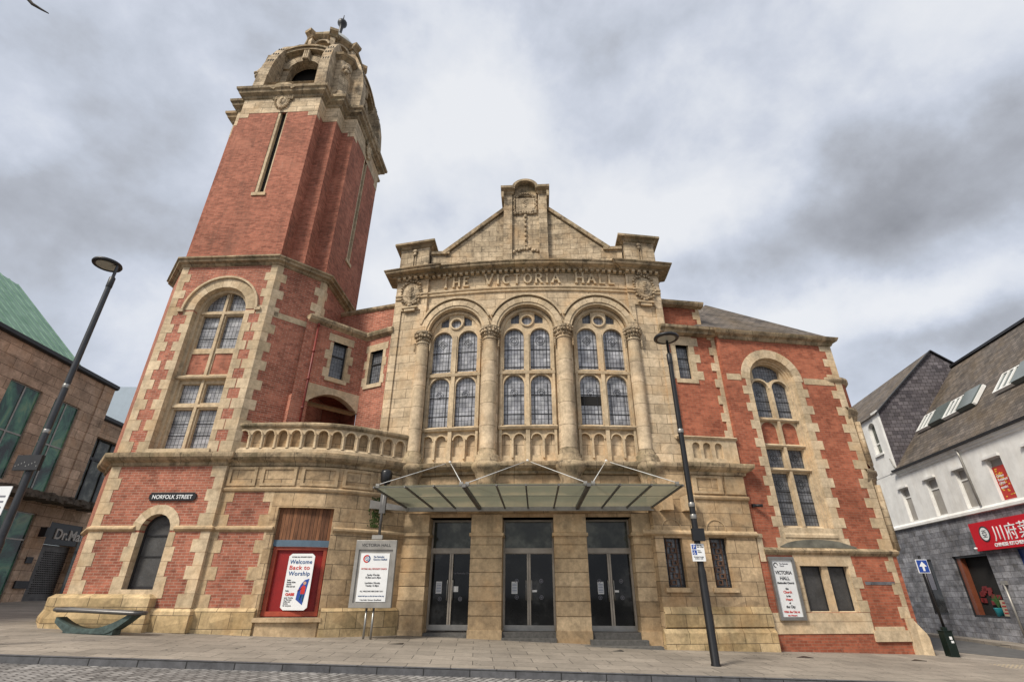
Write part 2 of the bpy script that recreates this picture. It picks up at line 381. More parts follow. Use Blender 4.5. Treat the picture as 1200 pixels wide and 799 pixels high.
def stonemat(name, c1, c2, w=.72, h=.33, joint=(.10, .075, .05), dirt=.5, green=0, ms=.008, blocks=True, streak=.5, vary=.25, sc=1.0, iron=.5):
    m = Mt(name)
    if blocks:
        b = m.brick(w, h, c1, c2, joint, ms); c = b.outputs[0]
        vo = m.n('ShaderNodeTexVoronoi', Scale=1.0); mv = m.n('ShaderNodeMapping'); mv.inputs['Scale'].default_value = (1/w, 1/h, 1); m.l(m.uv(), mv.inputs[0]); m.l(mv.outputs[0], vo.inputs['Vector']); xv = m.n('ShaderNodeSeparateXYZ'); m.l(vo.outputs['Color'], xv.inputs[0])
        c = m.mix(1, c, m.ramp(xv.outputs[0], [(0, .80), (.5, 1.0), (1, 1.14)]), 'MULTIPLY')
    else:
        c = m.mix(m.ramp(m.rnd(), [(0, 0.0), (1, 1.0)]), c1, c2)
    c = m.mix(1, c, m.ramp(m.noise(1.1*sc, 6, .65), [(.3, 1-vary*1.2), (.5, 1.0), (.7, 1+vary)]), 'MULTIPLY')
    c = m.mix(1, c, m.ramp(m.noise(9*sc, 6, .7), [(.3, .74), (.65, 1.14)]), 'MULTIPLY')
    # orange iron staining
    c = m.mix(m.ramp(m.noise(.8, 4, .6, loc=(4, 8, 1)), [(.5, 0.0), (.75, iron)]), c, (c1[0]*.95, c1[1]*.74, c1[2]*.52))
    st = m.ramp(m.noise(1.8, 7, .68, stretch=(1.8, 1.8, .28), loc=(1, 7, 3)), [(.50, 0.0), (.72, streak)])
    c = m.mix(st, c, (.10, .075, .05))
    d = m.ramp(m.noise(3.2, 8, .72, loc=(9, 2, 5)), [(.50, 0.0), (.68, dirt)])
    c = m.mix(d, c, (.055, .045, .034))
    if green: c = m.mix(m.ramp(m.noise(1.7, 7, .7, loc=(2, 2, 8)), [(.48, 0.0), (.66, green)]), c, (.075, .08, .032))
    if blocks: m.bump(b.outputs[1], -.5, .012)
    else: m.bump(m.noise(14, 6, .7), .35, .012)
    return m.fin(c, .9, spec=.2)
def plain(name, c, rough=.6, metal=0, spec=.4, var=.15, sc=3):
    m = Mt(name); k = m.ramp(m.noise(sc, 6, .65), [(.3, 1-var), (.7, 1+var)]); col = m.mix(1, c, k, 'MULTIPLY')
    return m.fin(col, rough, metal, spec)
def leaded(name, glass, lead, w=.12, h=.17, ms=.008, rough=.18, panels=True):
    m = Mt(name); b = m.brick(w, h, (1, 1, 1), (.72, .72, .76), (0, 0, 0), ms, offset=0, smooth=0)
    tint = m.ramp(m.noise(2.6, 4, .6), [(.3, .45), (.5, .95), (.7, 1.6)])
    g = m.mix(1, m.mix(1, b.outputs[0], glass, 'MULTIPLY'), tint, 'MULTIPLY')
    c = m.mix(b.outputs[1], g, lead)
    r = m.ramp(m.noise(7, 3, .6), [(.3, rough*.7), (.7, rough*1.7)])
    q = m.n('ShaderNodeTexNoise', Scale=9.0, Detail=2); m.l(m.uv(), q.inputs['Vector'])
    m.bump(q.outputs[0], .25, .02)
    return m.fin(c, r, spec=.6)
M = {}
M['brick_left'] = brickmat('brick_left', (.41, .145, .092), (.26, .084, .054), mortar=(.38, .28, .21), soot=.25)
M['brick_tower'] = brickmat('brick_tower', (.40, .145, .092), (.24, .082, .052), mortar=(.30, .17, .12), soot=.40)
M['brick_wing'] = brickmat('brick_wing', (.39, .122, .068), (.255, .074, .042), mortar=(.27, .15, .10), soot=.18)
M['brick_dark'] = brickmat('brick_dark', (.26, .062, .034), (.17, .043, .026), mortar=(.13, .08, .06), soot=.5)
M['ashlar'] = stonemat('ashlar', (.60, .475, .325), (.49, .38, .25), w=.82, h=.36, dirt=.2, streak=.28, vary=.18)
M['ashlar_low'] = stonemat('ashlar_low', (.51, .375, .23), (.37, .26, .15), w=.95, h=.40, dirt=.38, streak=.45, ms=.008)
M['ashlar_grey'] = stonemat('ashlar_grey', (.50, .40, .275), (.36, .28, .185), w=.62, h=.27, dirt=.72, streak=.7)
M['trim'] = stonemat('trim', (.61, .485, .33), (.45, .35, .225), blocks=False, dirt=.24, streak=.3)
M['trim_low'] = stonemat('trim_low', (.55, .415, .26), (.39, .28, .165), blocks=False, dirt=.35, streak=.35)
M['cornice'] = stonemat('cornice', (.44, .34, .22), (.29, .22, .14), w=.9, h=5, dirt=.9, streak=.75, green=.35, vary=.4)
M['plinth'] = stonemat('plinth', (.55, .415, .24), (.42, .30, .155), w=.85, h=.42, dirt=.3, green=.3, streak=.4)
M['column'] = stonemat('column', (.59, .465, .32), (.51, .40, .265), w=6, h=.82, dirt=.25, streak=.35)
M['lead'] = leaded('lead_glass', (.33, .335, .35), (.015, .015, .018))
M['lead_dark'] = leaded('lead_dark', (.13, .135, .145), (.012, .012, .014), w=.11, h=.15, rough=.25)
M['lead_tower'] = leaded('lead_tower', (.30, .30, .305), (.012, .012, .012), w=.13, h=.2, rough=.2)
M['mesh_glass'] = leaded('mesh_glass', (.075, .075, .075), (.035, .033, .03), w=.035, h=.03, ms=.006, rough=.5)
M['came'] = plain('came', (.02, .02, .022), .5)
M['iron'] = plain('iron', (.018, .018, .02), .45, var=.3)
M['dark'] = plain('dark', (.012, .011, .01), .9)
M['slate'] = None
def slatemat(name, c1, c2, w=.3, h=.2, moss=.4):
    m = Mt(name); b = m.brick(w, h, c1, c2, (.02, .018, .016), .012, smooth=.4)
    c = m.mix(1, b.outputs[0], m.ramp(m.noise(1.2, 6, .65), [(.3, .7), (.7, 1.3)]), 'MULTIPLY')
    c = m.mix(m.ramp(m.noise(.7, 6, .7, loc=(5, 5, 5)), [(.45, 0.0), (.7, moss)]), c, (.13, .085, .035))
    c = m.mix(m.ramp(m.noise(14, 3, .7), [(.66, 0.0), (.74, .4)]), c, (.25, .22, .17))
    m.bump(b.outputs[1], -.7, .02); return m.fin(c, .8, spec=.25)
M['slate'] = slatemat('slate', (.15, .125, .105), (.075, .064, .056), moss=.4)
M['slate_hung'] = slatemat('slate_hung', (.15, .135, .145), (.065, .058, .066), w=.26, h=.2, moss=.05)
M['wood'] = None
m = Mt('weathered_boards'); b = m.brick(.11, 9, (.22, .10, .05), (.12, .055, .03), (.02, .012, .008), .006, offset=0)
M['wood'] = m.fin(m.mix(1, b.outputs[0], m.ramp(m.noise(6, 7, .7, stretch=(2, 2, .25)), [(.3, .5), (.7, 1.5)]), 'MULTIPLY'), .85)
M['red_paint'] = plain('red_paint', (.25, .009, .008), .5)
M['red_frame'] = plain('red_frame', (.33, .06, .03), .5, var=.3)
M['blue_lintel'] = plain('blue_lintel', (.09, .14, .19), .55)
M['steel'] = plain('steel', (.30, .29, .27), .38, .75, var=.2)
M['steel_dark'] = plain('steel_dark', (.13, .125, .12), .5, .5, var=.3)
M['alum'] = plain('aluminium', (.30, .285, .26), .45, .4, var=.2)
M['door_frame'] = plain('door_frame', (.33, .29, .24), .42, .3, var=.25)
M['white_rod'] = plain('white_rod', (.62, .62, .6), .45)
M['black_paint'] = plain('black_paint', (.012, .012, .013), .32, var=.3)
M['grey_pole'] = plain('grey_pole', (.045, .047, .052), .4, .3)
M['lamp_lens'] = plain('lamp_lens', (.38, .38, .33), .35, var=.05)
M['white'] = plain('white_paint', (.72, .73, .73), .5, var=.06)
M['blue'] = plain('blue_paint', (.02, .06, .28), .5, var=.05)
M['blue_dark'] = plain('blue_dark', (.015, .04, .16), .45)
M['red'] = plain('red_ink', (.50, .03, .02), .5, var=.05)
M['ink'] = plain('ink', (.03, .03, .035), .6, var=0)
M['ink_grey'] = plain('ink_grey', (.16, .16, .19), .6, var=0)
M['ink_blue'] = plain('ink_blue', (.02, .08, .22), .6, var=0)
M['skin'] = plain('skin_ink', (.5, .3, .2), .6, var=0); M['yellow'] = plain('yellow', (.7, .42, .04), .5); M['greenp'] = plain('green_ink', (.05, .3, .08), .5)
M['render_white'] = None
m = Mt('white_render'); c = m.mix(m.ramp(m.noise(1.2, 7, .7, stretch=(1.6, 1.6, .3)), [(.45, 0.0), (.75, .5)]), (.74, .735, .71), (.50, .46, .40))
m.bump(m.noise(20, 4, .6), .15, .01); M['render_white'] = m.fin(m.mix(1, c, m.ramp(m.noise(2, 5, .6), [(.3, .86), (.7, 1.06)]), 'MULTIPLY'), .85)
M['grey_stone'] = stonemat('grey_stone', (.27, .272, .29), (.15, .153, .17), w=.5, h=.22, joint=(.08, .08, .088), dirt=.5, streak=.3, vary=.4, iron=0)
for k in ('grey_stone',):                     # no warm staining on the dark slate-like cladding
    pass
M['brown_stone'] = stonemat('brown_stone', (.52, .39, .285), (.42, .31, .22), w=1.1, h=.45, joint=(.09, .055, .035), dirt=.2, streak=.3, ms=.009)
M['fascia_red'] = plain('fascia_red', (.50, .008, .018), .6, spec=.2, var=.05)
M['glass_dark'] = None
m = Mt('glass_dark'); M['glass_dark'] = m.fin(m.ramp(m.noise(1.1, 5, .6, loc=(2, 3, 4)), [(.40, (.003, .0035, .004)), (.55, (.012, .013, .013)), (.64, (.045, .046, .045)), (.70, (.015, .015, .015))]), .05, spec=.3)  # brighter streaks are reflections painted into the base colour
m = Mt('glass_transom'); M['glass_transom'] = m.fin(m.ramp(m.noise(1.6, 5, .6), [(.38, (.03, .034, .028)), (.52, (.07, .078, .064)), (.62, (.15, .16, .135))]), .08, spec=.35)
m = Mt('glass_green'); c = m.ramp(m.noise(.8, 6, .65, stretch=(1, 1, .6), dist=1.2), [(.38, (.008, .012, .011)), (.47, (.018, .085, .058)), (.55, (.06, .20, .12)), (.63, (.16, .27, .14)), (.72, (.02, .05, .04))])  # uneven bright greens imitate what the panes reflect, as colour
M['glass_green'] = m.fin(c, .12, spec=.5)
m = Mt('canopy_glass'); c = m.ramp(m.noise(1.8, 6, .65, stretch=(.6, 2, 1)), [(.35, (.09, .10, .075)), (.7, (.20, .21, .165))])
m.fin(c, .3, spec=.4); tl = m.n('ShaderNodeBsdfTranslucent'); tl.inputs[0].default_value = (.20, .21, .155, 1); ms_ = m.n('ShaderNodeMixShader'); ms_.inputs[0].default_value = .62; tp = m.n('ShaderNodeBsdfTransparent'); m2_ = m.n('ShaderNodeMixShader'); m2_.inputs[0].default_value = .18
m.l(m.b.outputs[0], ms_.inputs[1]); m.l(tl.outputs[0], ms_.inputs[2]); m.l(ms_.outputs[0], m2_.inputs[1]); m.l(tp.outputs[0], m2_.inputs[2]); m.l(m2_.outputs[0], m.t.nodes['Material Output'].inputs[0]); M['canopy_glass'] = m.m
m = Mt('copper'); c = m.ramp(m.noise(2.2, 6, .6, stretch=(1, 1, .5)), [(.35, (.12, .225, .165)), (.65, (.20, .325, .25))]); M['copper'] = m.fin(c, .7)
M['blue_panel'] = plain('blue_panel', (.33, .40, .47), .5, var=.06)
M['bench_green'] = plain('bench_green', (.065, .095, .09), .65, .2, var=.5, sc=7)
M['bench_grey'] = plain('bench_grey', (.12, .115, .11), .4, .5)
M['tree_bark'] = plain('tree_bark', (.06, .05, .04), .9, var=.4)
# ground
KR = math.atan2(13.05-11.0, 6.9+10.6)
m = Mt('paving'); b = m.brick(.90, .60, (.30, .26, .215), (.235, .205, .17), (.09, .078, .065), .010, rot=-KR, vec=m.uv())
c = m.mix(1, b.outputs[0], m.ramp(m.noise(.6, 6, .65), [(.3, .75), (.7, 1.2)]), 'MULTIPLY'); c = m.mix(1, c, m.ramp(m.noise(12, 6, .7), [(.3, .85), (.7, 1.12)]), 'MULTIPLY')
c = m.mix(m.ramp(m.noise(2.4, 7, .75, loc=(1, 9, 2)), [(.56, 0.0), (.75, .5)]), c, (.07, .06, .05))
oil = m.ramp(m.noise(.9, 6, .7, loc=(7, 7, 7)), [(.6, 0.0), (.72, .35)]); c = m.mix(oil, c, (.10, .085, .07)); v = m.n('ShaderNodeTexVoronoi', Scale=3.5); m.l(m.obj(), v.inputs['Vector']); c = m.mix(m.ramp(v.outputs['Distance'], [(.02, .7), (.05, 0.0)]), c, (.05, .045, .04))
m.bump(b.outputs[1], -.6, .01); M['paving'] = m.fin(c, .85)
m = Mt('setts'); b = m.brick(.24, .13, (.31, .295, .28), (.15, .142, .135), (.03, .027, .025), .018, rot=-KR-radians(62), smooth=.5, offset=.45)
c = m.mix(1, b.outputs[0], m.ramp(m.noise(8, 5, .7), [(.3, .7), (.7, 1.35)]), 'MULTIPLY'); c = m.mix(1, c, m.ramp(m.noise(.7, 5, .6), [(.3, .8), (.7, 1.2)]), 'MULTIPLY')
m.bump(b.outputs[1], -1.0, .04); M['setts'] = m.fin(c, .7, spec=.35)
m = Mt('kerbstone'); M['kerb'] = m.fin(m.mix(1, m.brick(.92, 5, (.105, .105, .11), (.075, .075, .08), (.02, .02, .02), .012, offset=0).outputs[0], m.ramp(m.noise(5, 6, .7), [(.3, .7), (.7, 1.35)]), 'MULTIPLY'), .75)
m = Mt('asphalt'); M['asphalt'] = m.fin(m.mix(1, (.10, .098, .095), m.ramp(m.noise(3, 7, .75), [(.3, .75), (.7, 1.3)]), 'MULTIPLY'), .85)
M['tactile'] = plain('tactile', (.34, .28, .19), .85)
M['step'] = plain('step', (.10, .095, .088), .85, var=.35, sc=9)
# ------------------------------------------------------------------ ground, pavement, road
def gz(x, y):
    x = min(max(x, -26), 26); y = min(max(y, -2), 24)
    return -1.217-.0336*x+.03*(y-17.3)
KP = Vector((-10.6, 11.0)); KD = Vector((cos(KR), sin(KR))); KN = Vector((-sin(KR), cos(KR)))
def kxy(a, b): p = KP+KD*a+KN*b; return p.x, p.y
def sheet(name, A, B, mat, dz, kind='structure'):
    mb = MB()
    for a0, a1 in zip(A, A[1:]):
        for b0, b1 in zip(B, B[1:]):
            q = [kxy(a0, b0), kxy(a1, b0), kxy(a1, b1), kxy(a0, b1)]
            mb.face([(x, y, gz(x, y)+dz) for x, y in q], [tuple(p) for p in q])
    o = mb.build(name, mat); o['kind'] = kind; return o
AA = [-60, -30, -15, -5, 0, 5, 10, 15, 20, 25, 30, 45, 70]
sheet('pavement', AA, [0, 2, 4, 6, 8, 10, 14, 20, 40], M['paving'], 0)
sheet('road', AA, [-45, -25, -12, -6, -2, -.12], M['setts'], -.125)
sheet('kerb', AA, [-.145, -.0], M['kerb'], .004)
mb = MB()
for a0, a1 in zip(AA, AA[1:]):
    P = []
    for a, b in ((a0, -.15), (a1, -.15)):
        x, y = kxy(a, b); P.append((x, y, gz(x, y)))
    mb.face([(P[0][0], P[0][1], P[0][2]-.14), (P[1][0], P[1][1], P[1][2]-.14), (P[1][0], P[1][1], P[1][2]-.012), (P[0][0], P[0][1], P[0][2]-.012)], [(a0, 0), (a1, 0), (a1, .13), (a0, .13)])
    q = [kxy(a0, -.15), kxy(a1, -.15), kxy(a1, -.13), kxy(a0, -.13)]
    mb.face([(q[0][0], q[0][1], P[0][2]-.012), (q[1][0], q[1][1], P[1][2]-.012), (q[2][0], q[2][1], gz(*q[2])+.0035), (q[3][0], q[3][1], gz(*q[3])+.0035)], [(a0, 0), (a1, 0), (a1, .02), (a0, .02)])
o = mb.build('kerb_face', M['kerb']); o['kind'] = 'structure'
mb = MB(); mb.face([(-900, -900, -2.9), (900, -900, -2.9), (900, 900, -2.9), (-900, 900, -2.9)]); o = mb.build('ground', M['asphalt']); o['kind'] = 'structure'
RB = Frame(17.9, 22.5, -95.1)                      # the restaurant front: s towards the camera, d towards the side street
# side street asphalt, flush dropped crossing, far pavement with its kerb
mb = MB(); pts = [(12.6, 60), (12.9, 20.3), (13.1, 19.0), (15.0, 18.0), (17.6, 17.6), (21.0, 60)]
ys = [17.6, 18, 19, 20.3, 22, 24, 30, 60]
def xl(y): return 12.9+max(0, (20.3-y))*.9+max(0, 19-y)*1.2
def xr(y): return RB(22.5-y, 1.05, 0).x
for y0, y1 in zip(ys, ys[1:]):
    q = [(xl(y0), y0), (xr(y0), y0), (xr(y1), y1), (xl(y1), y1)]
    mb.face([(x, y, gz(x, y)+.006) for x, y in q])
o = mb.build('side_street', M['asphalt']); o['kind'] = 'structure'
mb = MB()
for s0, s1 in ((-30, -12), (-12, -5), (-5, -1), (-1, 2), (2, 4.5)):
    P = [RB(s0, 1.05, 0), RB(s1, 1.05, 0), RB(s1, -.2, 0), RB(s0, -.2, 0)]
    mb.face([(p.x, p.y, gz(p.x, p.y)+.11) for p in P])
    mb.face([(P[0].x, P[0].y, gz(P[0].x, P[0].y)-.02), (P[1].x, P[1].y, gz(P[1].x, P[1].y)-.02), (P[1].x, P[1].y, gz(P[1].x, P[1].y)+.11), (P[0].x, P[0].y, gz(P[0].x, P[0].y)+.11)])
o = mb.build('far_pavement', M['paving']); o['kind'] = 'structure'
mb = MB()
for i in range(26):
    for j in range(6):
        x, y = 12.3+i*.13, 16.35+j*.13+i*.016
        mb.lathe((x, y, gz(x, y)+.001), [(.034, 0), (.026, .006), (0, .007)], n=6)
o = mb.build('tactile_paving', M['tactile']); o['kind'] = 'structure'
for (x, y, s) in ((6.9, 16.4, .45), (1.9, 15.9, .3), (-4.0, 15.2, .35), (10.2, 16.9, .4)):
    mb = MB(); mb.box(Frame(x, y, 6), 0, s, -s, 0, gz(x, y)-.01, gz(x+.2, y)+.009)
    o = mb.build('inspection_cover', M['iron']); tag(o, 'small flush iron access cover set in the pavement slabs before the hall', 'manhole cover', 'access covers in the pavement')

# ------------------------------------------------------------------ THE HALL
hall = thing('hall_building', 'red brick and sandstone hall with a tall corner tower and three big arched windows', 'building', loc=(-.33, 17.3, -1.2))
ZC = 3.68                                            # underside of the first-floor cornice
def qblocks(mb, F, s, sg, z0, z1, d, long=.42, short=.24, h=.31, t=.35):
    z = z0; i = 0
    while z < z1-.08:
        hh = min(h, z1-z); w = (long if i % 2 == 0 else short)*random.uniform(.93, 1.04); a, b = sorted((s-sg*.006, s+sg*w))
        mb.box(F, a, b, d-t, d+.012, z+.004, z+hh-.004, rnd=random.random()); z += h; i += 1
def toothed(mb, F, s, sg, z0, z1, d, h=.31, long=.36, short=.16, t=.2): qblocks(mb, F, s, sg, z0, z1, d, long, short, h, t)
def quadhead(c, r, zs, s0, s1): return poly2(s0, s1, lambda s: zs, lambda s: zs+sqrt(max(0, r*r-(s-c)**2)), [s0+(s1-s0)*k/8 for k in range(9)])
def pane(win, F, sh, d, mat, thick=.02, name='pane'):
    mb = MB(); mb.plate(F, sh, (), d, thick); return mb.build(name, mat, win)
def cames(win, F, spots, d):
    mb = MB()
    for (c, z, r, kind) in spots:
        if kind == 'ring':
            for q in (r, r*.55): mb.ring(F, c, z, q-.005, q+.005, d, d+.012, 0, 360, 20)
        else:
            for a, b in (((-1, 0), (0, 1)), ((0, 1), (1, 0)), ((1, 0), (0, -1)), ((0, -1), (-1, 0))):
                for q in (r, r*.5): mb.beam(F(c+a[0]*q, d+.008, z+a[1]*q*1.1), F(c+b[0]*q, d+.008, z+b[1]*q*1.1), .009, .009)
    return mb.build('came', M['came'], win)
def bars(win, F, lst, d):
    mb = MB()
    for s0, s1, z, w in lst: mb.box(F, s0, s1, d, d+.02, z-w/2, z+w/2)
    return mb.build('saddle_bar', M['came'], win)

# ---- central block: bowed front
BOW = lambda s: .32*(1-(s/4.0)**2)
HF = Frame(-.33, 17.3, 0, BOW); H0 = HF
bays = (-2.78, 0.0, 2.78)
mb = MB()
A = rect(-4.0, 4.0, 3.9, 11.75)
holes = [arch(c, 1.08, 4.05, 9.06) for c in bays]
mb.plate(HF, A, holes, 0, .45, step=.35)
mb.build('front_wall', M['ashlar'], hall)
mb = MB()      # flanking pilasters, body sides
for sg in (-1, 1):
    a, b = sorted((sg*4.0, sg*5.35))
    P = rect(a, b, 3.9, 11.75); hole = rect(a+.28 if sg < 0 else a+.25, b-.25 if sg < 0 else b-.28, 5.0, 10.2)
    mb.plate(H0, P, [hole], .12, .5, step=.3)
    mb.plate(H0, rect(hole.s0, hole.s1, 5.0, 10.2), (), .055, .05, step=.3)
    mb.box(H0, a-.0, b+.0, -.4, .16, 3.9, 4.7, n=4)
    x = sg*5.345
for sg in (-1, 1):
    F = Frame(-.33+sg*5.34, 17.48, 90)
    mb.plate(F, rect(0.0, 9, -1.2, 11.75), (), -0.0 if sg > 0 else .0, .04)
mb.build('pilaster_wall', M['ashlar'], hall)
mb = MB()
for c in bays:
    mb.ring(HF, c, 9.06, 1.075, 1.17, -.12, .07, blocks=False, n=24); mb.ring(HF, c, 9.06, 1.17, 1.38, -.02, .11, blocks=True, n=13)
    a = 22 if c != 0 else 22
    lo, hi = (a, 158) if c == 0 else ((a, 165) if c < 0 else (15, 158))
    mb.ring(HF, c, 9.12, 1.40, 1.47, -.02, .16, lo, hi, n=24)
mb.build('archivolt', M['trim'], hall)
# string courses and the frieze
mb = MB(); SP1 = [(0, 10.74), (.07, 10.78), (.07, 10.83), (.03, 10.85), (.10, 10.92), (.10, 10.96), (0, 11.00)]
mb.mould(HF, -4.0, 4.0, SP1, step=.4)
for sg in (-1, 1):
    a, b = sorted((sg*3.99, sg*5.35)); mb.mould(H0, a, b, [(d+.12 if d else 0, z-.05) for d, z in SP1], step=.3)
mb.build('string_course', M['trim'], hall)
CP = [(0, 11.86), (.06, 11.90), (.06, 12.0), (.22, 12.02), (.22, 12.09), (.42, 12.12), (.46, 12.16), (.46, 12.22), (.52, 12.30), (.52, 12.34), (0, 12.42)]
mb = MB(); mb.mould(HF, -4.0, 4.0, CP, step=.4)
for sg in (-1, 1):
    a, b = sorted((sg*3.95, sg*5.35)); 
    ks = [a+(b-a)*i/4 for i in range(5)]; pts = [tuple(HF(q, .13, 0)[:2]) for q in ks]
    e0 = tuple(HF(a, -.3, 0)[:2]) if sg > 0 else (pts[0][0], pts[0][1]+.7); e1 = (pts[-1][0], pts[-1][1]+.7) if sg > 0 else tuple(HF(b, -.3, 0)[:2])
    mb.sweep([e0]+pts+[e1], CP)
mb.build('main_cornice', M['cornice'], hall)
mb = MB(); s = -3.85
while s < 3.9:
    mb.box(HF, s, s+.12, .05, .20, 11.905, 12.015, rnd=random.random()); s += .23
for sg in (-1, 1):
    s = 4.0
    while s < 5.4:
        a, b = sorted((sg*s, sg*(s+.12))); mb.box(H0, a, b, .16, .33, 11.905, 12.015, rnd=random.random()); s += .24
mb.build('dentil_row', M['trim'], hall)
# lettering cut as stroke letters with serifs
GL = {'T': (.62, [((.31, 0), (.31, 1)), ((0, 1), (.62, 1))], [(.31, 0)]),
      'H': (.70, [((.08, 0), (.08, 1)), ((.62, 0), (.62, 1)), ((.08, .5), (.62, .5))], [(.08, 0), (.62, 0), (.08, 1), (.62, 1)]),
      'E': (.56, [((.08, 0), (.08, 1)), ((.0, 1), (.52, 1)), ((.08, .52), (.40, .52)), ((0, 0), (.56, 0))], []),
      'V': (.74, [((.04, 1), (.37, 0)), ((.37, 0), (.70, 1))], [(.04, 1), (.70, 1)]),
      'I': (.22, [((.11, 0), (.11, 1))], [(.11, 0), (.11, 1)]),
      'C': (.70, ['arc', (.38, .5, .34, .5, 50, 310)], []),
      'O': (.76, ['arc', (.38, .5, .34, .5, 0, 360)], []),
      'R': (.66, [((.08, 0), (.08, 1)), ((.08, 1), (.34, 1)), ((.08, .5), (.34, .5)), ((.32, .5), (.62, 0)), 'arc', (.34, .75, .24, .25, -90, 90)], [(.08, 0), (.62, 0)]),
      'A': (.76, [((.04, 0), (.38, 1)), ((.38, 1), (.72, 0)), ((.17, .34), (.59, .34))], [(.04, 0), (.72, 0)]),
      'L': (.56, [((.08, 0), (.08, 1)), ((.0, 0), (.56, 0))], [(.08, 1)])}
def letter(mb, F, ch, s, z, h, d, t):
    w, L, serifs = GL[ch]; i = 0
    def stroke(a, b, tt):
        p, q = F(s+a[0]*h, d, z+a[1]*h), F(s+b[0]*h, d, z+b[1]*h); o = F(s, d+1, z)-F(s, d, z)
        mb.beam(p, q, tt, .13, o)
    while i < len(L):
        e = L[i]
        if e == 'arc':
            cx, cz, rx, rz, a0, a1 = L[i+1]; n = 14; i += 2
            for k in range(n):
                u, v = radians(a0+(a1-a0)*k/n), radians(a0+(a1-a0)*(k+1)/n)
                th = t*(.7+.5*abs(cos((u+v)/2)))
                stroke((cx+rx*cos(u), cz+rz*sin(u)), (cx+rx*cos(v)+.001, cz+rz*sin(v)), th)
        else:
            stroke(e[0], e[1], t*(.75 if e[0][1] == e[1][1] else 1.1)); i += 1
    for x, y in serifs: stroke((x-.12, y), (x+.12, y), t*.55)
    return w*h
def lettering(parent, F, words, s0, s1, z, hbig, hsmall, d, mat):
    # first letter of a word is taller; total width is scaled by the gaps
    seq = []
    for wi, wd in enumerate(words):
        for k, ch in enumerate(wd): seq.append((ch, hbig if k == 0 else hsmall))
        if wi < len(words)-1: seq.append((' ', 0))
    tot = sum(GL[c][0]*h for c, h in seq if c != ' '); gaps = sum(1 for c, h in seq)-1; sp = sum(1 for c, h in seq if c == ' ')
    g = (s1-s0-tot)/(gaps+sp*2.2); s = s0; mb = MB()
    for c, h in seq:
        if c == ' ': s += g*2.2; s += g; continue
        s += letter(mb, F, c, s, z, h, d, .065)+g
    return mb.build('lettering', mat, parent)
lettering(hall, HF, ['THE', 'VICTORIA', 'HALL'], -3.42, 3.52, 11.12, .48, .41, .03, M['trim'])
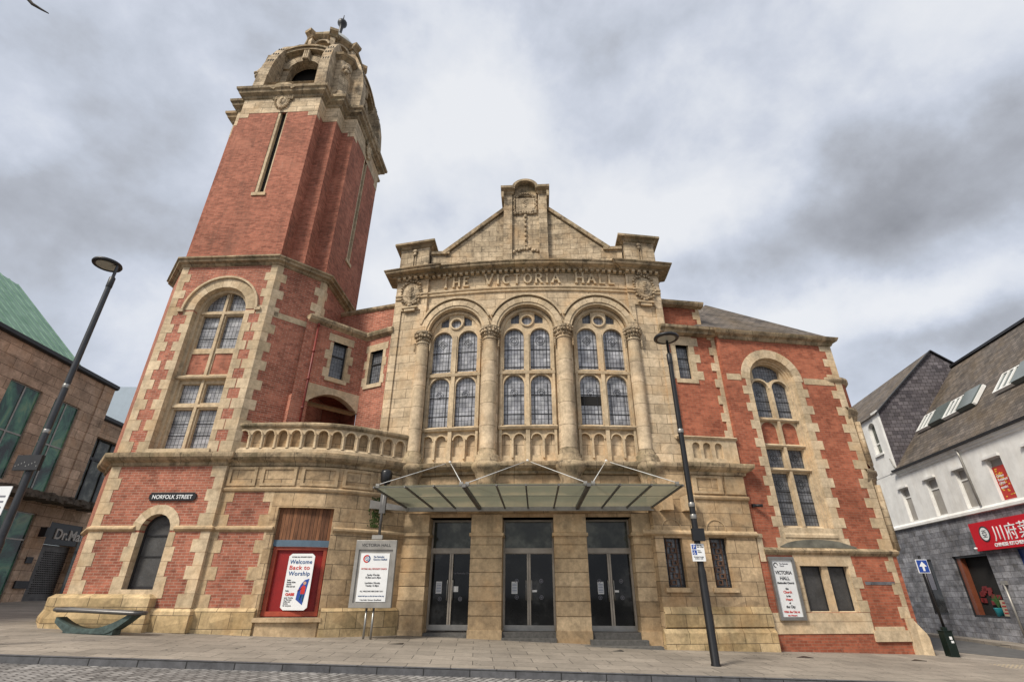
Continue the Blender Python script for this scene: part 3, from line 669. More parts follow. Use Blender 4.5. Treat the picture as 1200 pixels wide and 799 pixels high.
# windows of the three bays
def bay_window(c):
    F = HF; d = -.24
    win = MB()
    R = 1.03
    L = .495; r = .375
    lights_low = [arch(c+k*L, r, 5.38, 6.90) for k in (-1, 1)]
    lights_up = [arch(c+k*L, r, 7.50, 8.84) for k in (-1, 1)]
    circ = disc(c, 9.56, .20)
    spand = []
    for k in (-1, 1):
        a, b = sorted((c+k*.30, c+k*.62))
        f = lambda s, k=k: max(9.44-.0, 8.86+.0+sqrt(max(0, (r+.10)**2-(s-c-k*L)**2))+.03)
        g = lambda s, k=k: min(9.06+sqrt(max(0, (R-.14)**2-(s-c)**2)), 9.06+.95)
        spand.append(poly2(a, b, lambda s, f=f, g=g: min(f(s), g(s)), g, [a+(b-a)*i/6 for i in range(7)]))
    sh = arch(c, R+.06, 4.05, 9.06)
    pan = [arch(c+x, .175, 4.30, 4.87) for x in (-.80, -.31, .31, .80)]
    win.plate(F, sh, lights_low+lights_up+[circ]+spand+pan, d, .16, edge=False)
    w = win.build('window', M['trim'], hall)
    m2 = MB()
    for a in lights_low+lights_up:
        cc = (a.s0+a.s1)/2; zs = 6.90 if a in lights_low else 8.84
        m2.ring(F, cc, zs, r, r+.055, d-.01, d+.05, n=14)
        for k in (-1, 1): m2.box(F, cc+k*(r+.0275)-.0275, cc+k*(r+.0275)+.0275, d-.01, d+.05, 5.38 if a in lights_low else 7.50, zs)
    m2.ring(F, c, 9.56, .20, .27, d-.01, d+.06, 0, 360, 20)
    m2.ring(F, c, 9.06, .92, 1.02, d-.01, d+.07, 0, 180, 24)
    m2.box(F, c-.07, c+.07, d-.01, d+.09, 4.1, 9.0)
    for k in (-1, 1): m2.box(F, c+k*.965-.045, c+k*.965+.045, d-.01, d+.09, 4.1, 9.06)
    m2.mould(F, c-1.03, c+1.03, [(d, 7.28), (d+.10, 7.30), (d+.12, 7.40), (d, 7.46)], step=.5)
    m2.mould(F, c-1.04, c+1.04, [(d, 5.18), (d+.12, 5.20), (d+.17, 5.28), (d+.15, 5.31), (d, 5.37)], step=.5)
    for x in (-.80, -.31, .31, .80): m2.ring(F, c+x, 4.87, .175, .215, d-.01, d+.05, n=12)
    for x in (-.54, .54): m2.box(F, c+x-.035, c+x+.035, d-.01, d+.075, 4.2, 4.9)
    m2.build('mullion', M['trim'], w)
    m3 = MB(); m3.plate(F, rect(c-1, c+1, 4.1, 5.2), (), d-.10, .04, step=.5); m3.build('panel_back', M['ashlar'], w)
    for a in lights_low+lights_up+[circ]: 
        q = rect(a.s0-.01, a.s1+.01, a.lo((a.s0+a.s1)/2)-.01, a.hi((a.s0+a.s1)/2)+.01); pane(w, F, q, d-.09, M['lead'])
    for a in spand:
        q = rect(a.s0, a.s1, 9.2, 10.1); pane(w, F, q, d-.12, M['lead_dark'])
    k1 = 'ring' if c == 0 else 'dia'
    cames(w, F, [(c-L, 8.72, .17, k1), (c+L, 8.72, .17, k1), (c-L, 6.62, .13, 'ring'), (c+L, 6.62, .13, 'ring')], d-.09)
    bl = []
    for k in (-1, 1):
        s0, s1 = c+k*L-r, c+k*L+r
        bl += [(s0, s1, z, .016) for z in (8.35, 7.62, 5.80)]+[(s0, s1, 6.52, .026)]
    bars(w, F, bl, d-.088)
    m4 = MB()
    for k in (-1, 1):
        for x in (-.24, .24):
            m4.box(F, c+k*L+x-.005, c+k*L+x+.005, d-.088, d-.07, 7.5, 9.0); m4.box(F, c+k*L+x-.007, c+k*L+x+.007, d-.088, d-.07, 5.4, 6.95)
    m4.build('glazing_bar', M['came'], w)
    return w
for c in bays: bay_window(c)
mb = MB(); mb.box(HF, 2.78-.495-.37, 2.78-.495+.37, -.325, -.318, 6.12, 6.47); o = mb.build('opened_vent', M['dark'], hall)
# engaged columns
def column(s, half=False):
    F = HF; p = F(s, .02, 0); R = .275 if not half else .235
    base = [(R+.17, 3.98), (R+.17, 4.06), (R+.12, 4.10), (R+.15, 4.2), (R+.05, 4.26), (R+.07, 4.34), (R+.02, 4.40), (R+.03, 4.44)]
    mb = MB(); mb.lathe((p.x, p.y, 0), [(R, 4.42), (R, 6.5), (R*.93, 8.62)], n=28, a0=180, a1=360); c = mb.build('column', M['column'], hall)
    mb = MB(); mb.lathe((p.x, p.y, 0), base, n=28, a0=180, a1=360); mb.build('column_base', M['cornice'], c)
    mb = MB(); r = R*.93
    mb.lathe((p.x, p.y, 0), [(r+.03, 8.60), (r+.04, 8.64), (r, 8.68), (r+.01, 8.80), (r+.11, 9.02), (r+.13, 9.07), (r+.13, 9.1), (0, 9.1)], n=20, a0=180, a1=360)
    for k in range(9):
        t = radians(186+168*k/8)
        for z, q, e in ((8.78, .03, .052), (8.90, .09, .062), (9.01, .12, .05)):
            tt = t+random.uniform(-.12, .12); mb.blob((p.x+(r+q)*cos(tt), p.y+(r+q)*sin(tt), z+random.uniform(-.02, .02)), e, e, e*1.05)
    for k in (-1, 1):
        for i in range(4): mb.blob((p.x+k*(r+.08), p.y-.08, 8.62-.09*i), .055-.008*i, .05, .06)
    mb.build('capital', M['ashlar_grey'], c)
    # pedestal under the shaft, breaking the cornice forward
    mb = MB(); mb.lathe((p.x, p.y, 0), [(R+.04, 3.15), (R+.08, 3.25), (R+.05, 3.4), (R+.14, 3.62), (R+.24, 3.74), (R+.27, 3.80), (R+.27, 3.88), (R+.18, 3.98)], n=28, a0=180, a1=360)
    mb.build('corbel', M['cornice'], c)
for s in (-1.39, 1.39): column(s)
for s in (-4.02, 4.02): column(s, True)
# carved cartouches and the crest (generic foliage work, no real arms)
def cartouche(F, s, z, w, h, d, mat, name='cartouche', crown=True):
    mb = MB(); rg = random.Random(int(abs(s)*100+z*10))
    n = 20
    prev = None
    rings = [(1.0, 0), (.97, .05), (.80, .085), (.66, .06), (.62, .085), (.3, .12), (0, .13)]
    for (ra, da), (rb, db) in zip(rings, rings[1:]):
        for i in range(n):
            t0, t1 = 2*pi*i/n, 2*pi*(i+1)/n
            g = lambda r, t, dd: F(s+w*.36*r*cos(t), d+dd, z+h*.40*r*sin(t)*(1 if sin(t) > 0 else 1.12))
            q = [g(ra, t0, da), g(ra, t1, da), g(rb, t1, db), g(rb, t0, db)]
            if rb == 0: q.pop()
            mb.face(q, smooth=True)
    for i in range(26):
        t = 2*pi*i/26; k = rg.uniform(.92, 1.12)
        mb.blob((s+w*.42*k*cos(t), d+.05, z+h*.45*k*sin(t)), w*rg.uniform(.05, .085), .06, h*rg.uniform(.03, .06), F)
    if crown:
        for i in range(7): mb.blob((s+w*.07*(i-3), d+.08, z+h*.52+h*.035*(3-abs(i-3))), w*.06, .07, h*.06, F)
    for i in range(5): mb.blob((s+w*.05*rg.uniform(-1, 1), d+.13, z+h*.08*(i-2)), w*.08, .03, h*.04, F)
    mb.blob((s, d+.08, z-h*.52), w*.12, .08, h*.06, F)
    return mb.build(name, mat, hall)
for sg in (-1, 1):
    cartouche(H0, sg*4.70, 10.98, 1.0, 1.18, .13, M['ashlar_grey'])
    mb = MB(); mb.box(H0, sg*4.70-.22, sg*4.70+.22, .12, .21, 10.14, 10.26, rnd=.4); mb.box(H0, sg*4.70-.32, sg*4.70+.32, .12, .25, 10.26, 10.33, rnd=.7); mb.build('bracket', M['trim'], hall)
# parapet, gable, finial block
GF = Frame(-.33, 17.12, 0); BPF = Frame(-.33, 17.12, 0, lambda s: -max(0, abs(s)-4)*.19)
mb = MB()
mb.plate(GF, poly2(-3.95, 3.95, lambda s: 12.36, lambda s: 13.02 if abs(s) > 3.25 else 13.08+(3.25-abs(s))*.985, [-3.25, -.9, 0, .9, 3.25]), (), 0, .6, step=1.5, back=True)
mb.build('gable_wall', M['ashlar_grey'], hall)
mb = MB()
for sg in (-1, 1):
    a = GF(sg*3.42, -.28, 13.09); b = GF(sg*.9, -.28, 15.44+.08); mb.beam(a, b, .78, .16)
    x0, x1 = sorted((sg*3.2, sg*3.95)); mb.box(GF, x0, x1, -.62, .10, 13.02, 13.14)
mb.build('gable_coping', M['cornice'], hall)
mb = MB()
for sg in (-1, 1):
    x0, x1 = sorted((sg*4.02, sg*5.28)); mb.box(BPF, x0, x1, -.95, .18, 12.40, 13.40, n=2)
mb.build('parapet_pier', M['ashlar_grey'], hall)
mb = MB()
for sg in (-1, 1):
    a_, b_ = sorted((sg*4.02, sg*5.28)); p0, p1 = BPF(a_, .18, 0), BPF(b_, .18, 0)
    mb.sweep([(p0.x, 18.05), (p0.x, p0.y), (p1.x, p1.y), (p1.x, 18.05)], [(0, 13.30), (.06, 13.34), (.10, 13.42), (.24, 13.46), (.24, 13.56), (0, 13.66), (-.5, 13.72)], closed=True)
mb.build('pier_cap', M['cornice'], hall)
mb = MB()
for sg in (-1, 1):
    mb.blob((sg*4.65, .22, 13.16), .12, .08, .10, BPF); mb.blob((sg*4.65, .22, 13.02), .09, .07, .08, BPF)
    for x in (-.05, .05): mb.box(BPF, sg*4.65+x-.02, sg*4.65+x+.02, .17, .22, 12.5, 12.95)
mb.build('pier_carving', M['ashlar_grey'], hall)
mb = MB()
mb.box(GF, -.93, .93, -.75, .10, 12.40, 16.30)
for sg in (-1, 1): a, b = sorted((sg*.57, sg*.93)); mb.box(GF, a, b, .0, .22, 12.42, 16.298)
mb.build('finial_block', M['ashlar_grey'], hall)
mb = MB()
for sg in (-1, 1):
    a, b = sorted((sg*.50, sg*1.06)); mb.mould(GF, a, b, [(-.8, 16.25), (.26, 16.28), (.30, 16.38), (.48, 16.46), (.48, 16.58), (.1, 16.64), (-.8, 16.64)])
    mb.box(GF, *sorted((sg*.93, sg*1.03)), -.8, .44, 15.92, 16.27)
mb.ring(GF, 0, 16.42, .46, .58, -.75, .46, 0, 180, 20); mb.plate(GF, arch(0, .47, 16.2, 16.42), (), .16, .8)
mb.build('finial_cornice', M['cornice'], hall)
mb = MB()
mb.box(GF, -.40, .40, .08, .19, 15.2, 16.02, rnd=.3)
rg = random.Random(4)
for x in range(9):
    for z in (15.12, 15.2): mb.blob((-.44+.11*x, .15, z+rg.uniform(-.03, .03)), .075, .07, .06, GF)
for k in range(11):
    for sg in (-1, 1): mb.blob((sg*(.46+rg.uniform(-.03, .03)), .15, 15.2+.1*k), .06, .07, .065, GF)
for k in range(11):
    t = pi*k/10; mb.blob((.36*cos(t), .17, 16.12+.22*sin(t)), .07, .07, .065, GF)
for k in range(7): mb.blob((rg.uniform(-.12, .12), .18, 15.5+.07*k), .08, .04, .05, GF)
for k in range(6): mb.blob((0, .15, 14.95-.27*k), .075-.02*(k % 2), .06, .10, GF)
mb.box(GF, -.05, .05, .09, .125, 13.3, 15.1)
for k in range(12): mb.blob((-.6+.11*k, .14, 13.02+rg.uniform(-.06, .06)+.1*(1-abs(k-5.5)/5.5)), .07, .05, .07, GF)
mb.build('carved_crest', M['ashlar_grey'], hall)
# heights above the lettering, re-measured against their true distance
ZK = [(11.86, 11.58), (12.42, 12.02), (13.1, 12.84), (13.7, 13.40), (15.44, 15.02), (16.3, 15.76), (16.64, 16.10), (17.1, 16.50)]
def zmap(z):
    if z <= ZK[0][0]: return z+ZK[0][1]-ZK[0][0]
    for (a, b), (c, d) in zip(ZK, ZK[1:]):
        if z <= c: return b+(d-b)*(z-a)/(c-a)
    return z+ZK[-1][1]-ZK[-1][0]
for o in scene.objects:
    if o.type == 'MESH' and o.name.split('.')[0] in ('main_cornice', 'dentil_row', 'gable_wall', 'gable_coping', 'parapet_pier', 'pier_cap', 'pier_carving', 'finial_block', 'finial_cornice', 'carved_crest'):
        for v in o.data.vertices: v.co.z = zmap(v.co.z)
# rest of the central body and roof behind the gable
mb = MB(); B0 = Frame(-.33, 17.3, 0)
for sg in (-1, 1):
    mb.face([B0(0, -.5, 15.0), B0(0, -14, 15.0), B0(sg*5.3, -14, 11.5), B0(sg*5.3, -.7, 11.5)])
mb.build('roof', M['slate'], hall)
mb = MB(); mb.box(B0, -5.3, 5.3, -14.1, -13.9, -1, 12.0); mb.face([B0(-5.3, -14, 12), B0(5.3, -14, 12), B0(0, -14, 15.0)]); mb.build('rear_wall', M['brick_dark'], hall)

# ---- first-floor cornice and the wall above the doors
C1 = [(0, 3.60), (.05, 3.62), (.07, 3.70), (.20, 3.76), (.28, 3.84), (.30, 3.92), (.30, 3.97), (0, 4.03)]
mb = MB(); mb.mould(HF, -4.3, 3.9, C1, step=.4)
mb.mould(HF, 3.85, 5.3, [(d+.12, z) for d, z in C1], step=.3); wf_ = Frame(7.1, 17.78, 11.4); mb.sweep([tuple(wf_(-2.35, .10, 0)[:2]), tuple(wf_(-.20, .10, 0)[:2]), tuple(wf_(-.20, -.4, 0)[:2])], C1)
mb.build('floor_cornice', M['cornice'], hall)
mb = MB()
mb.plate(HF, rect(-4.2, 4.0, 2.40, 3.95), (), -.06, .4, step=.4)
mb.build('upper_band', M['ashlar_low'], hall)
mb = MB()
for z in (2.86, 3.15): mb.mould(HF, -4.2, 4.0, [(-.06, z), (.05, z+.02), (.07, z+.07), (-.06, z+.12)], step=.4)
mb.build('band_moulding', M['trim_low'], hall)
# ---- door bay
DF = Frame(-.33, 17.3, 0)
doorx = [(-3.28, -1.87), (-.88, .80), (1.82, 3.30)]
mb = MB(); mb.plate(DF, rect(-4.15, 3.95, -1.9, 2.45), [rect(a, b, -1.95, 2.28) for a, b in doorx], 0, .72)
mb.build('door_bay_wall', M['ashlar_low'], hall)
mb = MB(); edges = [-4.15, -3.28, -1.87, -.88, .80, 1.82, 3.30, 3.95]
for a, b in ((-4.15, -3.28), (-1.87, -.88), (.80, 1.82), (3.30, 3.95)):
    z = -.95; i = 0
    while z < 1.65:
        mb.box(DF, a-.012, b+.012, -.6, .03+.012*(i % 2), z, z+.385, rnd=random.random()); z += .40; i += 1
    mb.box(DF, a-.06, b+.06, -.6, .09, 1.70, 1.80, rnd=.4)
    mb.box(DF, a-.012, b+.012, -.6, .03, 1.81, 2.38, rnd=random.random())
    mb.box(DF, a-.03, b+.03, -.62, .05, -1.9, -.93, rnd=random.random())
mb.build('door_pier', M['trim_low'], hall, bevel=.012)
mb = MB(); mb.box(DF, -4.1, 3.9, -.75, -.02, 2.28, 2.42); mb.build('soffit', M['ashlar_low'], hall)
mb = MB()
for (a, b), zt in zip(doorx, (-1.02, -.97, -.97)):
    mb.box(DF, a-.02, b+.02, -.75, -.05, -1.9, zt)
mb.box(DF, 1.75, 3.42, -.04, .30, -1.9, -1.14); mb.box(DF, 1.55, 3.75, .30, .62, -1.9, -1.27); mb.box(DF, -.86, .78, -.04, .10, -1.9, -1.12)
mb.build('door_step', M['step'], hall, bevel=.01)
def door_set(a, b, k):
    d = -.66; m_ = MB()
    m_.plate(DF, rect(a, b, -.99, 2.28), [rect(a+.06, b-.06, 1.40, 2.22), rect(a+.075, (a+b)/2-.04, -.85, 1.22), rect((a+b)/2+.04, b-.075, -.85, 1.22)], d, .06)
    m_.box(DF, a, b, d, d+.07, 1.235, 1.39)
    for x in (a+.04, b-.04): m_.box(DF, x-.025, x+.025, d, d+.06, -.99, 2.28)
    for x in (-.035, .035): m_.box(DF, (a+b)/2+x-.024, (a+b)/2+x+.024, d, d+.045, -.97, 1.24)
    w = m_.build('door', M['door_frame'], hall)
    m_ = MB(); m_.box(DF, a+.03, b-.03, d-.05, d-.04, 1.38, 2.25); m_.build('transom_pane', M['glass_transom'], w)
    for x0, x1 in ((a+.08, (a+b)/2-.03), ((a+b)/2+.03, b-.08)):
        m_ = MB(); m_.box(DF, x0-.02, x1+.02, d-.05, d-.04, -.88, 1.24); m_.build('pane', M['glass_dark'], w)
    for x in (-.09, .09):
        m_ = MB(); c = (a+b)/2+x; m_.tube([DF(c, d+.05, -.15), DF(c, d+.10, -.12), DF(c, d+.10, .42), DF(c, d+.05, .45)], .013); m_.build('handle', M['steel'], w)
    m_ = MB(); m_.box(DF, a+.06, b-.06, d, d+.065, -.97, -.82); m_.build('kick_plate', M['steel'], w)
    m_ = MB()
    for x0, x1 in ((a+.1, (a+b)/2-.05), ((a+b)/2+.05, b-.1)):
        c = (x0+x1)/2
        for z in ((.47, .0) if k else (.0,)):
            m_.ring(DF, c, z-.1 if not k else z-.05, .048, .062, d-.041, d-.036, 0, 360, 16); m_.box(DF, c-.03, c+.03, d-.041, d-.037, z-.058 if k else z-.108, z-.042 if k else z-.092)
            m_.box(DF, c-.008, c+.008, d-.041, d-.0375, (z-.08 if k else z-.13), (z-.02 if k else z-.07))
    m_.build('warning_disc', M['ink_grey'], w)
    m_ = MB(); c = a+.1+.22+.05*k; m_.box(DF, c-.09, c+.10, d-.041, d-.037, .05, .40); m_.build('notice', M['white'], w)
    m_ = MB(); m_.box(DF, (a+b)/2+.10, (a+b)/2+.25, d-.041, d-.037, .10, .26 if k == 0 else .16); m_.build('push_plate', M['white'], w)
    m_ = MB()
    for z in range(6): m_.box(DF, c-.07, c+.08, d-.037, d-.0355, .10+z*.045, .115+z*.045)
    m_.build('notice_text', M['ink_blue'], w)
for k, (a, b) in enumerate(doorx): door_set(a, b, k)
textmesh('door_lettering', 'The Methodist Church', DF, -2.2, -.70, .62, .07, M['ink_grey'], hall, ext=.001)
# ---- canopy
can = MB()
FY, BY, ZF, ZB = 14.6, 17.05, 2.76, 2.53
xb = [-4.35, -3.72, -3.05, -2.28, -1.72, -1.02, -.33, .36, 1.06, 1.78, 2.55, 3.30, 3.62]
def cpt(u, v, dz=0):                      # u -1..1 across, v 0 back .. 1 front
    cx = -.35; hb, hf = 3.95, 4.38
    x = cx+u*(hb+(hf-hb)*v); bow = .22*(1-u*u)*v
    return Vector((x, BY+(FY-BY)*v-bow, ZB+(ZF-ZB)*v+dz))
glass = MB(); n = 24
for i in range(n):
    for j in range(2):
        u0, u1, v0, v1 = -1+2*i/n, -1+2*(i+1)/n, j/2, (j+1)/2
        glass.face([cpt(u0, v0, .035), cpt(u1, v0, .035), cpt(u1, v1, .035), cpt(u0, v1, .035)])
canopy = glass.build('canopy', M['canopy_glass'], hall)
mb = MB()
us = [-1, -.79, -.60, -.40, -.19, 0.0, .21, .40, .60, .80, 1]
for i, u in enumerate(us):
    big = i in (3, 7); mb.beam(cpt(u, 0), cpt(u, 1), .11 if big else .045, .10 if big else .05)
mb.build('rafter', M['steel_dark'], canopy)
mb = MB()
for i in range(n): mb.beam(cpt(-1+2*i/n, .985, .0), cpt(-1+2*(i+1)/n, .985, .0), .02, .02); mb.beam(cpt(-1+2*i/n, .5, .03), cpt(-1+2*(i+1)/n, .5, .03), .014, .008)
mb.build('edge_bar', M['steel_dark'], canopy)
mb = MB(); mb.beam(cpt(-1.02, -.02, -.02), cpt(1.02, -.02, -.02), .16, .13); mb.beam(cpt(-1.01, .03, -.09), cpt(1.01, .03, -.09), .03, .03)
# end gutter return on the left
mb.face([(-4.25, 16.95, 2.44), (-5.35, 16.35, 2.44), (-5.35, 16.35, 2.70), (-4.25, 16.95, 2.56)]); mb.face([(-4.25, 16.95, 2.44), (-5.35, 16.35, 2.44), (-5.2, 16.9, 2.44)])
mb.build('gutter', M['alum'], canopy)
mb = MB()
for ax, feet in ((-2.98, (-.98, -.42)), (-.35, (-.38, .38)), (2.27, (.43, .97))):
    s = ax+.33; top = HF(s, .12, 4.02)
    for u in feet: mb.tube([top, cpt(u, .97, .09)], .012, n=6)
    mb.lathe((top.x, top.y-.02, top.z), [(0, -.05), (.045, -.025), (.045, .025), (0, .05)], n=8)
mb.build('tie_rod', M['white_rod'], canopy)
mb = MB()
for u in (-.98, -.42, -.38, .38, .43, .97):
    p = cpt(u, .97, .0); mb.box(Frame(p.x, p.y), -.05, .05, -.05, .05, p.z, p.z+.11)
mb.build('rod_shoe', M['alum'], canopy)
# ------------------------------------------------------------------ left ground floor, balcony
PF = PathFrame(spline([(-9.85, 15.52), (-8.6, 15.53), (-7.5, 15.56), (-6.6, 15.74), (-5.8, 16.14), (-5.1, 16.68), (-4.40, 17.30)]))
PL = PF.L
mb = MB(); mb.plate(PF, rect(0, 1.75, -.36, 2.90), (), 0, .3, step=.6); mb.build('brick_wall', M['brick_left'], hall)
mb = MB(); mb.plate(PF, rect(1.75, PL, -1.5, 3.95), [rect(1.98, 3.62, -.66, 2.36)], .012, .35, step=.25)
mb.plate(PF, rect(0, 1.75, 2.90, 3.95), (), .012, .3, step=.3); mb.build('curved_wall', M['ashlar_low'], hall)
mb = MB(); toothed(mb, PF, 1.75, -1, -.36, 2.88, .0, h=.36, long=.30, short=.06); toothed(mb, PF, 0, 1, -.36, 2.88, 0, h=.36, long=.52, short=.34); mb.build('quoin', M['trim_low'], hall)
mb = MB()
for a, b in ((0, 1.93), (3.67, PL)): mb.mould(PF, a, b, [(0, -1.6), (.09, -1.6), (.09, -.42), (.02, -.34), (0, -.34)], step=.3)
mb; mb.build('plinth', M['plinth'], hall)
mb = MB()
for a, b in ((0, 1.95), (3.66, PL)): mb.mould(PF, a, b, [(0, 1.66), (.05, 1.69), (.09, 1.73), (.09, 1.78), (.03, 1.82), (0, 1.84)], step=.25)
mb.mould(PF, 0, PL, [(0, 2.82), (.06, 2.85), (.08, 2.90), (.08, 2.93), (0, 2.97)], step=.25)
mb.build('string_course', M['trim_low'], hall)
mb = MB(); s = .18
for w in (1.05, 1.25, 1.25, 1.1, .9):
    if s+w > PL-.1: break
    mb.plate(PF, rect(s, s+w-.14, 3.0, 3.58), [rect(s+.10, s+w-.24, 3.08, 3.50)], .05, .05, step=.3); s += w
mb.build('frieze_panel', M['trim_low'], hall)
mb = MB(); mb.mould(PF, -.0, PL, C1, step=.2); mb.build('balcony_cornice', M['cornice'], hall)
# balustrade with arched niches
BF = PathFrame([(p.x, p.y) for p in [PF(s_*PL/40, -.02, 0) for s_ in range(41)]])
mb = MB(); n = 13; x0 = .12; p_ = (BF.L-.25-x0)/n
hs = [arch(x0+p_*(k+.5), p_*.34, 4.22, 4.62, n=8) for k in range(n)]
mb.plate(BF, rect(0, BF.L, 4.0, 4.90), hs, 0, .12, step=.25, edge=False); bal = mb.build('balustrade', M['trim'], hall)
mb = MB(); mb.plate(BF, rect(0, BF.L, 4.0, 4.90), (), -.14, .1, step=.25); mb.build('niche_back', M['ashlar_low'], bal)
mb = MB()
for k in range(n):
    c = x0+p_*(k+.5); mb.ring(BF, c, 4.62, p_*.34, p_*.34+.045, -.01, .035, n=10)
for k in range(n+1):
    p = BF(x0+p_*k, .015, 4.2); mb.lathe((p.x, p.y, 0), [(.055, 4.18), (.035, 4.22), (.035, 4.58), (.055, 4.63)], n=8)
mb.mould(BF, 0, BF.L, [(0, 4.02), (.06, 4.04), (.06, 4.14), (0, 4.19)], step=.25)
mb.build('baluster', M['trim'], bal)
mb = MB(); mb.mould(BF, 0, BF.L, [(-.28, 4.86), (.06, 4.86), (.10, 4.92), (.10, 4.98), (.02, 5.03), (-.28, 5.03)], step=.2); mb.build('rail_coping', M['cornice'], bal)
mb = MB(); mb.face([(-9.7, 15.6, 4.0), (-7.4, 15.6, 4.0), (-5.8, 16.3, 4.0), (-4.5, 17.4, 4.0), (-5.6, 19.0, 4.0), (-8.6, 19.0, 4.0)]); mb.build('balcony_floor', M['ashlar_grey'], hall)
# boarded opening with the blue lintel and red panel
mb = MB(); mb.box(PF, 1.98, 3.62, -.16, -.12, 1.45, 2.36, n=6); mb.build('timber_boarding', M['wood'], hall)
mb = MB(); mb.box(PF, 1.98, 3.62, -.18, -.10, 1.28, 1.45, n=6); mb.build('lintel', M['blue_lintel'], hall)
mb = MB(); mb.box(PF, 1.98, 3.62, -.26, -.22, -.56, 1.28, n=6); rp = mb.build('notice_panel', M['red_paint'], hall)
mb = MB(); mb.box(PF, 2.0, 2.12, -.24, -.15, -.52, 1.27); mb.box(PF, 3.50, 3.60, -.24, -.15, -.52, 1.27); mb.box(PF, 2.0, 3.6, -.24, -.15, 1.18, 1.27, n=6); mb.box(PF, 2.0, 3.6, -.24, -.14, -.54, -.42, n=6); mb.build('panel_frame', M['red_frame'], rp)
mb = MB(); mb.box(PF, 1.9, 3.7, -.2, .11, -.68, -.57, n=6); mb.box(PF, 1.98, 3.62, -.3, .03, -1.5, -.69, n=6); mb.build('sill', M['trim_low'], hall)

# ------------------------------------------------------------------ TOWER
CX, CY = -11.6, 18.55
OCT = [(-14.8, 20.35), (-14.8, 16.75), (-13.47, 15.4), (-9.73, 15.4), (-8.4, 16.75), (-8.4, 20.35), (-9.73, 21.7), (-13.47, 21.7)]
TF = Frame(-11.6, 15.4, 0); TR = Frame(-9.73, 15.4, 45.4); TLf = Frame(-14.8, 16.75, -45.4)
mb = MB(); WX = .08
mb.plate(TF, rect(-1.87, 1.87, -1.6, 3.75), [arch(.15, .47, .12, 1.70)], 0, .35, edge=False)
mb.face([(-14.8, 16.75, -1.6), (-13.47, 15.4, -1.6), (-13.47, 15.4, 3.75), (-14.8, 16.75, 3.75)], [(0, -1.6), (1.9, -1.6), (1.9, 3.75), (0, 3.75)])
mb.face([(-14.8, 21, -1.6), (-14.8, 16.75, -1.6), (-14.8, 16.75, 3.75), (-14.8, 21, 3.75)])
mb.build('tower_wall', M['brick_left'], hall)
mb = MB()
mb.plate(TF, rect(-1.87, 1.87, 3.9, 11.35), [arch(WX, .98, 4.16, 9.30)], 0, .40, edge=False)
for a, b in zip(OCT, OCT[1:]+OCT[:1]):
    if a == OCT[2]: continue
    l = math.hypot(b[0]-a[0], b[1]-a[1]); mb.face([(*a, 3.9), (*b, 3.9), (*b, 11.35), (*a, 11.35)], [(0, 3.9), (l, 3.9), (l, 11.35), (0, 11.35)])
mb.build('tower_wall', M['brick_left'], hall)
mb = MB()     # quoins: corners of both stages, window surrounds
for z0, z1, w in ((-.0, 3.62, (.46, .30)), (4.05, 11.25, (.42, .25))):
    toothed(mb, TF, -1.87, 1, z0, z1, 0, .36, *w); toothed(mb, TF, 1.87, -1, z0 if z0 > 1 else -.34, z1, 0, .36, *w)
    if z0 > 1:
        toothed(mb, TR, 0, 1, z0, z1, 0, .36, .42, .22); toothed(mb, TR, 1.89, -1, z0, z1, 0, .36, .40, .20)
        toothed(mb, Frame(-8.4, 16.75, 90), 0, 1, z0, z1, 0, .36, .3, .16)
        toothed(mb, TLf, 1.89, -1, z0, z1, 0, .36, .12, .06)
toothed(mb, TF, WX-.98, -1, 4.05, 9.25, 0, .36, .36, .19, .32); toothed(mb, TF, WX+.98, 1, 4.05, 9.25, 0, .36, .35, .19, .32)
mb.box(TR, .25, 1.65, -.1, .012, 9.05, 9.27, rnd=.6)
toothed(mb, TF, .15-.47, -1, .05, 1.70, 0, .40, .32, .20, .34); toothed(mb, TF, .15+.47, 1, .05, 1.70, 0, .40, .32, .20, .34)
mb.box(TF, .15-.8, .15+.8, -.1, .014, -.10, .12, rnd=.3)
mb.build('quoin', M['trim'], hall)
mb = MB()
mb.ring(TF, WX, 9.30, .98, 1.10, -.2, -.04, n=24); mb.ring(TF, WX, 9.30, .97, 1.34, -.2, .02, blocks=True, n=11); mb.ring(TF, WX, 9.30, 1.345, 1.42, -.1, .10, 0, 180, n=24)
for k in (-1, 1): mb.box(TF, *sorted((WX+k*1.34, WX+k*1.55)), -.1, .09, 9.22, 9.33)
mb.ring(TF, .15, 1.70, .47, .74, -.2, .02, blocks=True, n=9)
mb.box(TF, WX-1.1, WX+1.1, -.30, .06, 4.03, 4.15)
mb.build('window_arch', M['trim'], hall)
